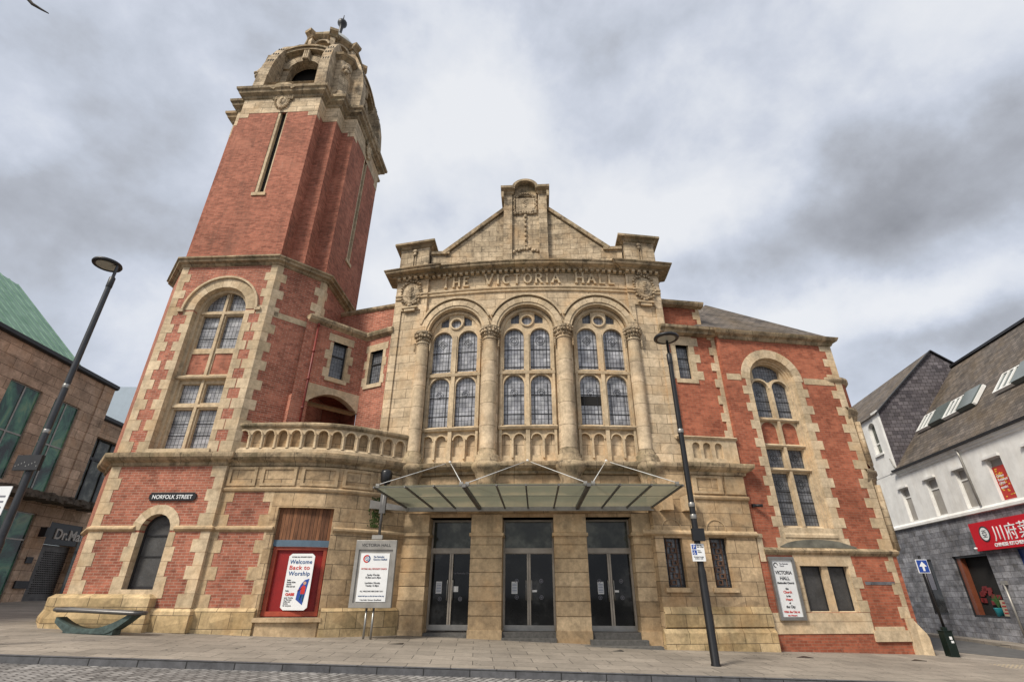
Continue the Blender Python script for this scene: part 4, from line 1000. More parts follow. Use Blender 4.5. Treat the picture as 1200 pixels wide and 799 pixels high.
def tower_window():
    d = -.30; r = .80; c = WX
    ql = quadhead(c, r, 9.40, c-r, c-.09); qr = quadhead(c, r, 9.40, c+.09, c+r)
    lo = [rect(c-.76, c-.10, 4.24, 5.58), rect(c+.10, c+.76, 4.24, 5.58)]; lu = [rect(c-.76, c-.10, 5.80, 6.50), rect(c+.10, c+.76, 5.80, 6.50)]
    pb = [rect(c-.76, c-.10, 6.86, 7.66), rect(c+.10, c+.76, 6.86, 7.66)]; up_ = [rect(c-.76, c-.10, 7.86, 9.20), rect(c+.10, c+.76, 7.86, 9.20)]
    m_ = MB(); m_.plate(TF, arch(c, 1.0, 4.1, 9.30), lo+lu+pb+up_+[ql, qr], d, .16, edge=False); w = m_.build('window', M['trim'], hall)
    m_ = MB()
    for z in (5.69, 9.30): m_.box(TF, c-.84, c+.84, d, d+.05, z-.05, z+.05, rnd=.5)
    m_.mould(TF, c-.95, c+.95, [(d, 6.62), (d+.16, 6.66), (d+.18, 6.72), (d+.10, 6.78), (d, 6.80)])
    m_.box(TF, c-.045, c+.045, d, d+.052, 4.1, 10.1, rnd=.5)
    for k in (-1, 1): m_.box(TF, *sorted((c+k*.85, c+k*.97)), d, d+.10, 4.1, 9.3, rnd=.6)
    m_.ring(TF, c, 9.30, .85, .97, d, d+.10, n=20); m_.build('mullion', M['trim'], w)
    for q in lo+lu+up_: pane(w, TF, rect(q.s0-.01, q.s1+.01, q.lo(q.s0)-.01, q.hi(q.s0)+.01), d-.12, M['lead_tower'])
    for q in (ql, qr): pane(w, TF, rect(q.s0-.01, q.s1+.01, 9.38, 10.2), d-.12, M['lead_tower'])
    for q in pb: pane(w, TF, rect(q.s0-.01, q.s1+.01, 6.85, 7.67), d-.03, M['brick_tower'], name='brick_panel')
    bars(w, TF, [(q.s0, q.s1, z, .016) for q, z in ((up_[0], 8.75), (up_[0], 8.3), (up_[1], 8.3), (lo[0], 5.1), (lo[1], 5.1), (lo[0], 4.7), (lo[1], 4.7))], d-.118)
tower_window()
m_ = MB(); a = arch(.15, .46, .12, 1.70); m_.plate(TF, a, [arch(.15, .40, .20, 1.70)], -.22, .06); w = m_.build('window', M['came'], hall)
pane(w, TF, arch(.15, .45, .13, 1.70), -.25, M['mesh_glass'])
bars(w, TF, [(.15-.42, .15+.42, 1.58, .04), (.15-.42, .15+.42, 1.0, .02)], -.235)
# plinths
mb = MB(); mb.sweep([(-14.9, 21), (-14.9, 16.72), (-13.5, 15.32), (-11.0, 15.32), (-11.0, 15.4)], [(0, -1.6), (.30, -1.6), (.30, -.60), (.22, -.42), (.22, -.10), (.06, 0.0), (-.1, 0.0)])
mb.sweep([(-11.0, 15.34), (-9.72, 15.34), (-9.72, 15.7)], [(0, -1.6), (.10, -1.6), (.10, -.42), (.03, -.35), (-.1, -.35)]); mb.build('plinth', M['plinth'], hall)
mb = MB(); SC = [(0, 1.66), (.05, 1.69), (.09, 1.73), (.09, 1.78), (.03, 1.82), (0, 1.84)]
mb.sweep([(-14.8, 20), (-14.8, 16.75), (-13.47, 15.4), (-11.6+.15-.62, 15.4)], SC); mb.sweep([(-11.6+.15+.62, 15.4), (-9.73, 15.4), (-9.73, 15.6)], SC); mb.build('string_course', M['trim_low'], hall)
mb = MB(); mb.sweep([(-14.8, 20.3), (-14.8, 16.75), (-13.47, 15.4), (-9.76, 15.4), (-9.76, 15.6)], C1)
TB = [(0, 11.20), (.06, 11.24), (.08, 11.30), (.20, 11.34), (.22, 11.42), (.28, 11.46), (.28, 11.52), (.02, 11.68), (-.2, 11.74)]
mb.sweep(OCT, TB, closed=True); mb.build('tower_belt', M['cornice'], hall)
# shaft
def cross(o, a, b, m1, m2=None):      # half-plan with stepped corners
    q = [(a, -o), (a, -m1), (m1, -m1), (m1, -a), (o, -a)]
    P = []
    for k in range(4):
        c, s = (1, 0, -1, 0)[k], (0, 1, 0, -1)[k]
        for x, y in q: P.append((CX+x*c-y*s, CY+x*s+y*c))
    return P
SH = cross(3.10, 1.82, 0, 2.48)
mb = MB(); L = 0; F_ = Frame(CX, CY-3.10, 0)
mb.plate(F_, rect(-1.82, 1.82, 11.6, 19.9), [rect(-.02, .42, 14.95, 19.9)], 0, .22, edge=False)
pts = SH
for i in range(len(pts)):
    a, b = pts[i], pts[(i+1) % len(pts)]; l = math.hypot(b[0]-a[0], b[1]-a[1])
    if i == len(pts)-1: continue
    if l > 3 and b[0] > CX+3 and a[0] > CX+3:
        F2 = Frame(CX+3.10, CY, 90); mb.plate(F2, rect(-1.82, 1.82, 11.6, 19.9), [rect(-.2, .24, 13.6, 19.9)], 0, .22, edge=False)
    else: mb.face([(*a, 11.6), (*b, 11.6), (*b, 19.9), (*a, 19.9)], [(L, 11.6), (L+l, 11.6), (L+l, 19.9), (L, 19.9)])
    L += l
mb.build('tower_shaft', M['brick_tower'], hall)
F2 = Frame(CX+3.10, CY, 90)
mb = MB()
for F3, a, b, z0 in ((F_, -.02, .42, 14.95), (F2, -.2, .24, 13.6)):
    mb.box(F3, a, a+.12, -.2, -.02, z0, 19.9, rnd=.5); mb.box(F3, b-.06, b, -.2, -.02, z0, 19.9, rnd=.4); mb.box(F3, a-.08, b+.08, -.2, .05, z0-.16, z0, rnd=.8)
mb.build('slit_surround', M['trim'], hall)
mb = MB()
for F3, a, b, z0 in ((F_, -.02, .42, 14.95), (F2, -.2, .24, 13.6)): mb.box(F3, a+.1, b-.05, -.21, -.18, z0, 19.9)
mb.build('slit_window', M['dark'], hall)
mb = MB(); mb.sweep(SH, [(0.01, 19.82), (.01, 21.05)], closed=True)
rg = random.Random(3)
for F3 in (F_, F2):
    for sg in (-1, 1): mb.box(F3, *sorted((sg*1.83, sg*1.40)), -.3, .012, 19.55, 19.83); mb.box(F3, *sorted((sg*1.834, sg*.95)), -.3, .014, 19.835, 19.98)
mb.build('tower_frieze', M['ashlar'], hall)
TC_ = [(0, 20.72), (.07, 20.78), (.09, 20.88), (.24, 20.97), (.27, 21.10), (.34, 21.15), (.36, 21.28), (.1, 21.40), (-.6, 21.44)]
mb = MB(); mb.sweep(SH, TC_, closed=True)
for F3 in (F_, F2): mb.ring(F3, .05 if F3 is F_ else 0, 20.84, .46, .64, -.2, .33, 25, 155, n=14); mb.plate(F3, arch(.05 if F3 is F_ else 0, .48, 20.6, 20.84), (), .10, .2)
mb.build('tower_cornice', M['cornice'], hall)
cartouche(F_, .05, 20.52, .78, 1.0, .02, M['ashlar']); cartouche(F2, 0, 20.52, .78, 1.0, .02, M['ashlar'])
# belfry
def pier_prof(): return [(0.0, 21.35), (-.01, 22.6), (-.07, 23.5), (-.22, 24.4), (-.46, 25.2), (-.80, 26.0), (-1.0, 26.35), (-1.15, 26.4)]
mb = MB(); dk = MB(); tr = MB(); co = MB(); gv = MB()
for k in range(4):
    ang = 90*k; ca, sa = cos(radians(ang)), sin(radians(ang))
    ox, oy = CX+3.05*sa, CY-3.05*ca; F3 = Frame(ox, oy, ang)
    for sg in (-1, 1):
        pr = pier_prof()
        def ab(z): u = max(0, (z-21.35)/4.8)**1.4; return sorted((sg*(1.80-.36*u), sg*(1.26-.22*u)))
        for (d0, z0), (d1, z1) in zip(pr, pr[1:]):
            n = 3
            for i in range(n):
                da, db = d0+(d1-d0)*i/n, d0+(d1-d0)*(i+1)/n; za, zb = z0+(z1-z0)*i/n, z0+(z1-z0)*(i+1)/n; (a, b), (a2, b2) = ab(za), ab(zb)
                mb.face([F3(a, da, za), F3(b, da, za), F3(b2, db, zb), F3(a2, db, zb)], [(a, za), (b, za), (b, zb), (a, zb)])
                for s, s2 in ((a, a2), (b, b2)): mb.face([F3(s, da, za), F3(s, -1.7, za), F3(s2, -1.7, zb), F3(s2, db, zb)], [(da, za), (-1.7, za), (-1.7, zb), (db, zb)])
        # the little triple grooves on the pier faces, their shade drawn as dark bars
        for z in (23.15, 23.9, 24.6, 25.25, 25.8):
            dd = [q[0] for q in pr if q[1] <= z][-1]
            for x in (-.16, 0, .16):
                a, b = ab(z); p = (a+b)/2+x*.75; t = [(q0, q1) for q0, q1 in zip(pr, pr[1:]) if q0[1] <= z <= q1[1]][0]; u = (z-t[0][1])/(t[1][1]-t[0][1]); dz = t[0][0]+(t[1][0]-t[0][0])*u
                gv.beam(F3(p, dz-.03, z-.15), F3(p, dz-.05-.10*(u > .5), z+.13), .05, .09, F3(p, 1, 0)-F3(p, 0, 0))
    mb.plate(F3, rect(-1.3, 1.3, 21.3, 25.5), [arch(.0, .84, 21.9, 23.95)], -.88, .4)
    tr.ring(F3, 0, 23.95, .84, 1.22, -.95, -.78, 12, 168, blocks=True, n=7)
    tr.box(F3, -.16, .16, -.9, -.62, 24.72, 25.36, rnd=.6)
    for x in (-.1, 0, .1): tr.box(F3, x-.03, x+.03, -.64, -.59, 24.74, 25.36, rnd=.3)
    co.ring(F3, 0, 23.40, 2.00, 2.16, -1.3, -.58, 57, 123, n=16); co.ring(F3, 0, 23.40, 2.16, 2.28, -1.3, -.50, 57, 123, n=16)
    # balcony front
    mb.plate(F3, rect(-1.25, 1.25, 21.3, 22.25), [rect(-1.0, -.6, 21.9, 22.12), rect(-.2, .2, 21.9, 22.12), rect(.6, 1.0, 21.9, 22.12)], -.30, .15)
    co.mould(F3, -1.3, 1.3, [(-.5, 22.18), (-.22, 22.2), (-.16, 22.27), (-.22, 22.32), (-.5, 22.34)])
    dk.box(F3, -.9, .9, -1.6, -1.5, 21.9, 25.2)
    # stepped corners with scroll brackets
    F4 = Frame(CX+2.5*(sa+ca), CY-2.5*(ca-sa), ang)      # corner point of the step
    tr.blob((0, 0, 0), .01, .01, .01, F4)
for z0, z1, o, a in ((21.6, 24.4, 2.5, 2.5), (24.4, 25.4, 2.2, 2.2)): pass
def poly_walls(m_, P, z0, z1):
    for a, b in zip(P, P[1:]+P[:1]):
        l = math.hypot(b[0]-a[0], b[1]-a[1]); m_.face([(*a, z0), (*b, z0), (*b, z1), (*a, z1)], [(0, z0), (l, z0), (l, z1), (0, z1)])
corner = []
for k in range(4):
    sx, sy = ((1, -1), (1, 1), (-1, 1), (-1, -1))[k]
    q = [(1.2, 2.45), (2.1, 2.45), (2.45, 2.1), (2.45, 1.2)]
    P = [(CX+sx*a, CY+sy*b) for a, b in q]; 
    if sx*sy > 0: P.reverse()
    C_ = Vector((CX, CY)); PT_ = [tuple(C_+(Vector(q0)-C_)*.90) for q0 in P]
    for a, b, at_, bt_ in zip(P, P[1:], PT_, PT_[1:]):
        l = math.hypot(b[0]-a[0], b[1]-a[1]); mb.face([(*a, 21.4), (*b, 21.4), (*bt_, 24.9), (*at_, 24.9)], [(0, 21.6), (l, 21.6), (l, 24.9), (0, 24.9)])
    P = PT_; co.sweep(P, [(0, 24.75), (.08, 24.8), (.22, 24.92), (.26, 25.06), (0, 25.16), (-.3, 25.2)])
    c = Vector((CX+sx*2.2, CY+sy*2.2)); o2 = Vector((sx, sy)).normalized(); F5 = Frame(c.x, c.y, math.degrees(math.atan2(o2.x, -o2.y)))
    tr.lathe((c.x+o2.x*.05, c.y+o2.y*.05, 21.6), [(.30, 0), (.34, .1), (.22, .3), (.27, .42), (.10, .58), (0, .62)], n=12)
    for z, r, dd in ((23.9, .20, .12), (23.6, .14, .2), (24.15, .13, .10), (23.75, .09, .3)): tr.blob((0, dd, z), r, r*.8, r*1.1, F5, 8)
    for x in (-.16, .16): tr.blob((x, .12, 23.85), .09, .1, .17, F5, 8)
    # tapering shoulder up to the lantern
    for a, b in zip(P, P[1:]):
        pa, pb = Vector(a), Vector(b); C_ = Vector((CX, CY)); ta, tb = C_+(pa-C_)*.72, C_+(pb-C_)*.72
        mb.face([(*a, 25.15), (*b, 25.15), (tb.x, tb.y, 26.3), (ta.x, ta.y, 26.3)])
belfry = mb.build('belfry', M['ashlar_grey'], hall)
gv.build('groove_shade', M['dark'], belfry); tr.build('carving', M['ashlar_grey'], belfry); co.build('belfry_cornice', M['cornice'], belfry); dk.build('bell_opening', M['dark'], belfry)
mb = MB()
def octo(r, rot=22.5): return [(CX+r*cos(radians(rot+45*k)), CY+r*sin(radians(rot+45*k))) for k in range(8)]
O1 = octo(1.95); mb.sweep(O1, [(0, 25.0), (0, 26.35), (.10, 26.4), (.10, 26.5), (-.3, 26.6)], closed=True); mb.face([(*p, 26.5) for p in octo(2.2)])
mb.build('lantern_base', M['ashlar_grey'], hall)
mb = MB(); O2 = octo(1.50); t2 = MB(); c2 = MB()
for k in range(8):
    a, b = O2[k], O2[(k+1) % 8]; l = math.hypot(b[0]-a[0], b[1]-a[1]); F3 = Frame(a[0], a[1], math.degrees(math.atan2(b[1]-a[1], b[0]-a[0])))
    mb.plate(F3, rect(0, l, 26.00, 28.05), [arch(l/2, .34, 26.60, 27.42)], 0, .25, edge=False)
    t2.ring(F3, l/2, 27.42, .34, .46, -.02, .05, n=12)
    p = Vector(a)-Vector((CX, CY)); q = Vector((CX, CY))+p*1.05; F6 = Frame(q.x, q.y, math.degrees(math.atan2(p.x, -p.y)))
    t2.box(F6, -.13, .13, -.15, .10, 26.00, 27.80, rnd=random.random())
    c2.mould(F6, -.22, .22, [(-.3, 27.80), (.14, 27.82), (.20, 27.96), (.36, 28.06), (.38, 28.22), (-.1, 28.34), (-.4, 28.34)])
c2.sweep(O2, [(0, 27.90), (.06, 27.94), (.22, 28.06), (.25, 28.20), (0, 28.28), (-.5, 28.32)], closed=True)
lan = mb.build('lantern', M['ashlar_grey'], hall); t2.build('pilaster', M['ashlar_grey'], lan); c2.build('lantern_cornice', M['cornice'], lan)
mb = MB(); mb.lathe((CX, CY, 0), [(.95, 26.10), (.95, 28.00)], n=8); mb.build('lantern_core', M['dark'], lan)
mb = MB(); mb.lathe((CX, CY, 0), [(1.36, 28.30), (1.32, 28.70), (1.10, 29.20), (.72, 29.60), (.30, 29.85), (.16, 30.00)], n=24); dome = mb.build('dome', plain('lead_roof', (.34, .35, .34), .6, var=.2), hall)
mb = MB(); mb.lathe((CX, CY, 0), [(.18, 29.90), (.12, 30.20), (.13, 30.60), (.10, 30.70), (.12, 31.30), (.20, 31.45), (.28, 31.60), (.28, 31.75), (.12, 31.90), (.05, 31.95), (.02, 32.50)], n=12); mb.build('finial', M['iron'], dome)

# ------------------------------------------------------------------ annex between tower and front
A1 = Frame(-8.3, 16.5, 47.3); A2 = Frame(-6.87, 18.05, -24.6); L1 = 2.11; L2 = 1.33
mb = MB(); mb.plate(A1, rect(-.4, L1, 6.30, 9.30), [rect(.76, 1.37, 7.27, 8.74), Sh(.2, 2.02, lambda s: 6.2, lambda s: 6.30+.42*(1-((s-1.11)/.91)**2), [.2+.182*k for k in range(11)])], 0, .25, edge=False)
mb.plate(A2, rect(0, L2, 4.0, 9.30), [rect(.29, .96, 7.24, 8.66)], 0, .25, edge=False)
mb.box(A1, -.4, 0.2, -.4, -.0, 4.0, 6.3)
mb.build('annex_wall', M['brick_left'], hall)
mb = MB(); mb.plate(A1, Sh(.05, 2.18, lambda s: 6.15, lambda s: 6.86, [.05, 2.18]), [Sh(.2, 2.05, lambda s: 6.1, lambda s: 6.20+.42*(1-((s-1.12)/.93)**2), [.2+.1845*k for k in range(11)])], .03, .3)
mb.build('arched_lintel', M['trim'], hall)
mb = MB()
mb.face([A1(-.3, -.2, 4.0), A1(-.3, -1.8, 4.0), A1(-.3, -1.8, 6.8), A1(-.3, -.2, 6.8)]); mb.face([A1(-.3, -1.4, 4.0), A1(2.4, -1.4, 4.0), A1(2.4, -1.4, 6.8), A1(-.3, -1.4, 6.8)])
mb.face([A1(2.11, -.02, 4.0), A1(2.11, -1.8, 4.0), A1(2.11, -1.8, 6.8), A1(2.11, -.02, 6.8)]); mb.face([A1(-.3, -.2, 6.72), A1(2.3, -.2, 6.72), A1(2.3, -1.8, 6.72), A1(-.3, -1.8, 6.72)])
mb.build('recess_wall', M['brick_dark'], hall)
mb = MB()
for F3, a, b, z0, z1 in ((A1, .76, 1.37, 7.27, 8.74), (A2, .29, .96, 7.24, 8.66)):
    toothed(mb, F3, a, -1, z0-.02, z1, 0, .36, .26, .13); toothed(mb, F3, b, 1, z0-.02, z1, 0, .36, .26 if F3 is A1 else .2, .13)
    mb.box(F3, a-.22, b+.22, -.2, .015, z1, z1+.30, rnd=.7); mb.box(F3, a-.12, b+.12, -.2, .05, z0-.16, z0, rnd=.3)
mb.build('window_surround', M['trim'], hall)
for F3, a, b, z0, z1 in ((A1, .76, 1.37, 7.27, 8.74), (A2, .29, .96, 7.24, 8.66)):
    m_ = MB(); m_.plate(F3, rect(a, b, z0, z1), [rect(a+.05, b-.05, z0+.05, z1-.05)], -.14, .05); m_.box(F3, a, b, -.18, -.13, z0+(z1-z0)*.62, z0+(z1-z0)*.62+.05); w = m_.build('window', M['came'], hall); pane(w, F3, rect(a, b, z0, z1), -.17, M['lead_dark'])
mb = MB(); mb.sweep([(-8.55, 16.25), (-6.87, 18.05), (-5.6, 17.47)], [(0, 9.22), (.06, 9.26), (.16, 9.32), (.20, 9.42), (.18, 9.5), (-.3, 9.56)]); mb.build('annex_coping', M['cornice'], hall)
A3 = Frame(-8.4, 18.7, -14.5)
mb = MB(); mb.plate(A3, rect(-.0, 2.75, 9.3, 10.80), (), 0, .3); mb.face([A1(-.3, -.05, 9.4), A1(2.1, -.05, 9.4), (-5.6, 18.2, 9.4), (-8.4, 19.0, 9.4)]); mb.build('upper_wall', M['brick_left'], hall)
mb = MB(); mb.mould(A3, -.05, 2.75, [(-.3, 10.74), (.02, 10.75), (.10, 10.82), (.12, 10.92), (-.3, 10.98)]); mb.build('upper_coping', M['cornice'], hall)
mb = MB(); p = A1(.02, .10, 0); mb.tube([(p.x, p.y, 9.2), (p.x, p.y, 4.05)], .042, n=8)
for z in (9.1, 8.0, 6.9, 5.8): mb.tube([(p.x, p.y, z), (p.x, p.y, z+.1)], .055, n=8)
mb.build('drainpipe', plain('drain_red', (.16, .022, .014), .5, var=.3), hall)

# ------------------------------------------------------------------ right link and wing
WF = Frame(7.1, 17.78, 11.4)
# ground floor in ashlar with slit windows
mb = MB()
GW = Sh(-3.6, -.22, lambda s: -1.9, lambda s: 3.95, [])
mb.plate(WF, GW, [rect(-3.33, -2.72, .23, 1.63), rect(-1.82, -1.22, .23, 1.65)], .10, .35)
mb.build('slit_wall', M['ashlar_low'], hall)
mb = MB()
mb.mould(WF, -3.7, -.22, [(.10, -1.9), (.26, -1.9), (.26, -.95), (.16, -.84), (.10, -.84)]); mb.mould(WF, -3.6, -.22, [(.10, -.84), (.19, -.80), (.19, -.45), (.12, -.28), (.10, -.28)])
mb.build('plinth', M['plinth'], hall)
mb = MB(); mb.mould(WF, -4.0, -.16, [(.10, 1.68), (.16, 1.70), (.20, 1.74), (.20, 1.79), (.14, 1.84), (.10, 1.86)]); mb.mould(WF, -2.4, -.2, [(.10, 2.80), (.17, 2.83), (.19, 2.88), (.19, 2.91), (.10, 2.95)])
for c in (-3.02, -1.52): mb.ring(WF, c, 1.86, .32, .345, .09, .125, n=16)
for c in (-1.55,): mb.plate(WF, rect(c-.55, c+.5, 3.0, 3.58), [rect(c-.40, c+.35, 3.08, 3.50)], .15, .05)
mb.plate(WF, rect(-.95, -.26, 3.0, 3.58), (), .15, .05)
for c in (-3.35, -2.6): mb.box(WF, c-.0, c+.36, .08, .40, 2.42, 2.86, rnd=.5)
for x0, x1 in ((-3.45, -2.62), (-1.94, -1.12)): mb.box(WF, x0, x1, .0, .17, .10, .22, rnd=.4)
mb.build('string_course', M['trim_low'], hall)
for a, b in ((-3.33, -2.72), (-1.82, -1.22)):
    m_ = MB(); m_.plate(WF, rect(a, b, .23, 1.65), [rect(a+.04, b-.04, .27, 1.61)], -.06, .05); w = m_.build('window', M['came'], hall)
    pane(w, WF, rect(a, b, .23, 1.65), -.12, M['lead_dark'])
    m_ = MB(); c = (a+b)/2; z = .3; i = 0
    while z < 1.55:
        x = c+(.05 if i % 2 else -.05); h = .15; m_.plate(WF, rect(x-.09, x+.09, z, z+h), [rect(x-.055, x+.055, z+.03, z+h-.03)], -.07, .03); z += h+.03; i += 1
    for x in (a+.14, b-.14): m_.box(WF, x-.012, x+.012, -.09, -.065, .25, 1.62)
    m_.build('grille', plain('grille_brown', (.10, .055, .035), .7, var=.4) if a < -3 else bpy.data.materials['grille_brown'], w)
# niche panel and link storey
mb = MB()
mb.plate(WF, rect(-2.25, -.22, 4.0, 4.86), [arch(x, .145, 4.18, 4.58, n=8) for x in (-1.72, -1.33, -.90)], .08, .10); mb.plate(WF, rect(-2.2, -.25, 4.0, 4.85), (), -.03, .1)
mb.mould(WF, -2.4, -.18, [(.06, 4.82), (.12, 4.85), (.16, 4.90), (.05, 4.96), (-.1, 4.96)])
mb.build('niche_panel', M['trim'], hall)
mb = MB(); WFo = WF; WF = WF.sub(0, -.20); mb.plate(WF, rect(-2.4, -.06, 4.9, 9.05), [rect(-1.76, -1.22, 7.22, 8.60)], -.02, .25, edge=False)
mb.plate(WF, rect(-2.4, -.35, 9.2, 10.5), (), -.30, .3)
mb.box(WF, -.10, .0, -.30, .195, 4.9, 9.0)
mb.build('link_wall', M['brick_wing'], hall)
mb = MB(); toothed(mb, WF, -1.76, -1, 7.2, 8.95, -.02, .35, .34, .20); toothed(mb, WF, -1.22, 1, 7.2, 8.95, -.02, .35, .42, .22); mb.box(WF, -1.95, -1.05, -.2, .0, 8.6, 8.98, rnd=.4); mb.box(WF, -1.9, -1.05, -.2, .02, 7.04, 7.2, rnd=.7)
toothed(mb, WF, -.05, -1, 4.95, 9.0, .01, .33, .36, .20); toothed(mb, WF, -.35, -1, 9.3, 10.45, -.29, .33, .32, .15)
mb.build('quoin', M['trim'], hall)
m_ = MB(); a, b = -1.76, -1.22; m_.plate(WF, rect(a, b, 7.22, 8.60), [rect(a+.04, b-.04, 7.26, 8.56)], -.16, .05); w = m_.build('window', M['came'], hall); pane(w, WF, rect(a, b, 7.22, 8.6), -.19, M['lead_dark']); bars(w, WF, [(a, b, 8.1, .03), (a, b, 7.7, .02)], -.165)
WF = WFo; mb = MB(); mb.mould(WF, -2.4, -.0, [(-.3, 9.0), (.05, 9.02), (.08, 9.10), (.2, 9.16), (.22, 9.26), (-.3, 9.36)]); mb.mould(WF, -2.4, -.25, [(-.5, 10.44), (-.26, 10.46), (-.20, 10.54), (-.18, 10.62), (-.6, 10.68)])
WFR = [tuple(WF(s, d, 0)[:2]) for s, d in ((0.0, -.4), (0.0, .02), (4.72, .02), (4.72, -5))]
mb.sweep(WFR, [(0, 8.88), (.05, 8.92), (.08, 9.0), (.20, 9.06), (.24, 9.14), (.26, 9.20), (-.3, 9.3)])
mb.build('wing_cornice', M['cornice'], hall)
# wing wall with the tall window
WC = 1.84
mb = MB(); mb.plate(WF, rect(-.06, 4.72, 1.2, 8.95), [arch(WC, .93, 2.0, 7.28)], 0, .45, edge=False)
mb.face([WF(4.72, 0, -1.9), WF(4.72, -5, -1.9), WF(4.72, -5, 8.95), WF(4.72, 0, 8.95)])
mb.plate(WF, rect(-.22, 4.72, -2.1, 1.25), [rect(1.12, 2.86, -.43, .87)], .05, .3, edge=False)
mb.box(WF, -.22, -.05, -.3, -.0, 1.2, 4.98)
mb.build('wing_wall', M['brick_wing'], hall)
mb = MB()
toothed(mb, WF, WC-.925, -1, 1.38, 7.30, 0, .33, .36, .19, .4); toothed(mb, WF, WC+.925, 1, 1.38, 7.30, 0, .33, .44, .26, .4)
toothed(mb, WF, 4.72, -1, 1.4, 8.88, 0, .33, .52, .28)
for z in (7.20,): mb.box(WF, -.0, WC-1.28, -.2, .014, z, z+.24, rnd=.8); mb.box(WF, WC+1.3, 4.4, -.2, .014, z, z+.24, rnd=.8)
toothed(mb, WF, 1.12, -1, -.43, .9, .05, .33, .30, .16); toothed(mb, WF, 2.86, 1, -.43, .9, .05, .33, .34, .18)
mb.box(WF, .96, 3.02, -.2, .065, .87, 1.2, rnd=.6)
mb.box(WF, -.2, 3.15, -.2, .075, -.68, -.44, rnd=.5); mb.box(WF, -.22, 3.15, -.2, .07, -1.0, -.69, rnd=.2)
toothed(mb, WF, 4.55, -1, -.60, 1.2, .05, .33, .34, .17)
mb.box(WF, 3.1, 4.3, -.2, .11, -1.22, -.92, rnd=.4); mb.box(WF, 3.2, 4.2, -.2, .09, -.92, -.82, rnd=.4)
mb.box(WF, 4.32, 4.56, -.2, .13, -2.0, -.6, rnd=.55)
mb.box(WF, -.16, .02, -.2, .08, .98, 1.80, rnd=.4)
mb.box(WF, -.24, -.12, -.2, .03, -1.3, 1.7, rnd=.4)
mb.build('quoin', M['trim'], hall)
mb = MB()
mb.ring(WF, WC, 7.28, .915, 1.26, -.2, .02, blocks=True, n=13)
for k, (r, dd) in enumerate(((.95, -.10), (.88, -.17), (.82, -.24))):
    mb.ring(WF, WC, 7.28, r-.07, r+.02, -.42, dd, n=24)
    for sg in (-1, 1): mb.box(WF, *sorted((WC+sg*(r-.07), WC+sg*(r+.02))), -.42, dd, 2.0, 7.28, rnd=.5)
mb.build('window_arch', M['trim'], hall)
mb = MB(); mb.mould(WF, WC-.95, WC+.95, [(-.3, 2.10), (.02, 1.86), (.05, 1.80), (.05, 1.72), (0, 1.68)]); mb.plate(WF, rect(WC-1.05, WC+1.05, 1.35, 2.02), (), .018, .1)
mb.build('sill', M['trim'], hall)
mb = MB(); mb.sweep([tuple(WF(s, d, 0)[:2]) for s, d in ((-.0, .02), (4.72, .02), (5.35, -.75), (5.35, -3))], [(0, 1.16), (.06, 1.2), (.12, 1.26), (.14, 1.32), (.05, 1.40), (-.1, 1.42)])
mb.box(WF, -.25, 0.02, -.1, .13, 1.68, 1.80, rnd=.3)
mb.build('ledge', M['cornice'], hall)
mb = MB(); mb.plate(WF, poly2(WC-1.2, WC+1.5, lambda s: 1.41, lambda s: 1.44+.22*max(0, 1-((s-WC-.1)/1.2)**2)**.5, [WC-1.2+.27*k for k in range(11)]), (), .07, .1); mb.build('lead_flashing', plain('flashing', (.13, .125, .10), .7, var=.4), hall)
def wing_window():
    d = -.30; c = WC; F = WF
    rr = .335; L = .40
    up_ = [arch(c+k*L, rr, 5.90, 7.02) for k in (-1, 1)]
    bp = [arch(c+k*L, .30, 4.92, 5.42) for k in (-1, 1)]
    t1 = [rect(c+k*L-.32, c+k*L+.32, 4.06, 4.72) for k in (-1, 1)]; lo = [rect(c+k*L-.32, c+k*L+.32, 2.12, 3.86) for k in (-1, 1)]
    hd = poly2(c-.56, c+.56, lambda s: min(max(7.30 if abs(abs(s-c)-L) > .4 else 7.02+sqrt(max(0, (rr+.10)**2-(abs(s-c)-L)**2)), 7.30), 7.28+sqrt(max(0, .77**2-(s-c)**2))), lambda s: 7.28+sqrt(max(0, .77**2-(s-c)**2)), [c-.56+.112*k for k in range(11)])
    m_ = MB(); m_.plate(F, arch(c, .86, 2.05, 7.28), up_+bp+t1+lo+[hd], d, .16, edge=False); w = m_.build('window', M['trim'], hall)
    m_ = MB()
    for k in (-1, 1): m_.ring(F, c+k*L, 7.02, rr, rr+.06, d, d+.06, n=14)
    m_.box(F, c-.05, c+.05, d, d+.10, 2.05, 7.0, rnd=.5)
    for z, h in ((5.74, .10), (4.78, .10), (3.92, .09)): m_.mould(F, c-.82, c+.82, [(d, z-.02), (d+.10, z), (d+.13, z+h*.5), (d+.08, z+h), (d, z+h)])
    m_.build('mullion', M['trim'], w)
    for q in up_+t1+lo:
        m0 = (q.s0+q.s1)/2; pane(w, F, rect(q.s0-.01, q.s1+.01, q.lo(m0)-.01, q.hi(m0)+.01), d-.10, M['lead_dark'])
    pane(w, F, rect(c-.6, c+.6, 7.2, 8.2), d-.14, M['lead_dark'])
    for q in bp: pane(w, F, rect(q.s0-.01, q.s1+.01, 4.9, 5.75), d-.03, M['brick_wing'], name='brick_panel')
    cames(w, F, [(c-L, 6.85, .12, 'ring'), (c+L, 6.85, .12, 'ring'), (c-L, 4.42, .15, 'dia'), (c+L, 4.42, .15, 'dia'), (c-L, 3.52, .15, 'dia'), (c+L, 3.52, .15, 'dia')], d-.10)
    bars(w, F, [(q.s0, q.s1, z, .018) for q in lo for z in (2.5, 2.9, 3.25)]+[(q.s0, q.s1, z, .016) for q in up_ for z in (6.2, 6.55)], d-.098)
wing_window()
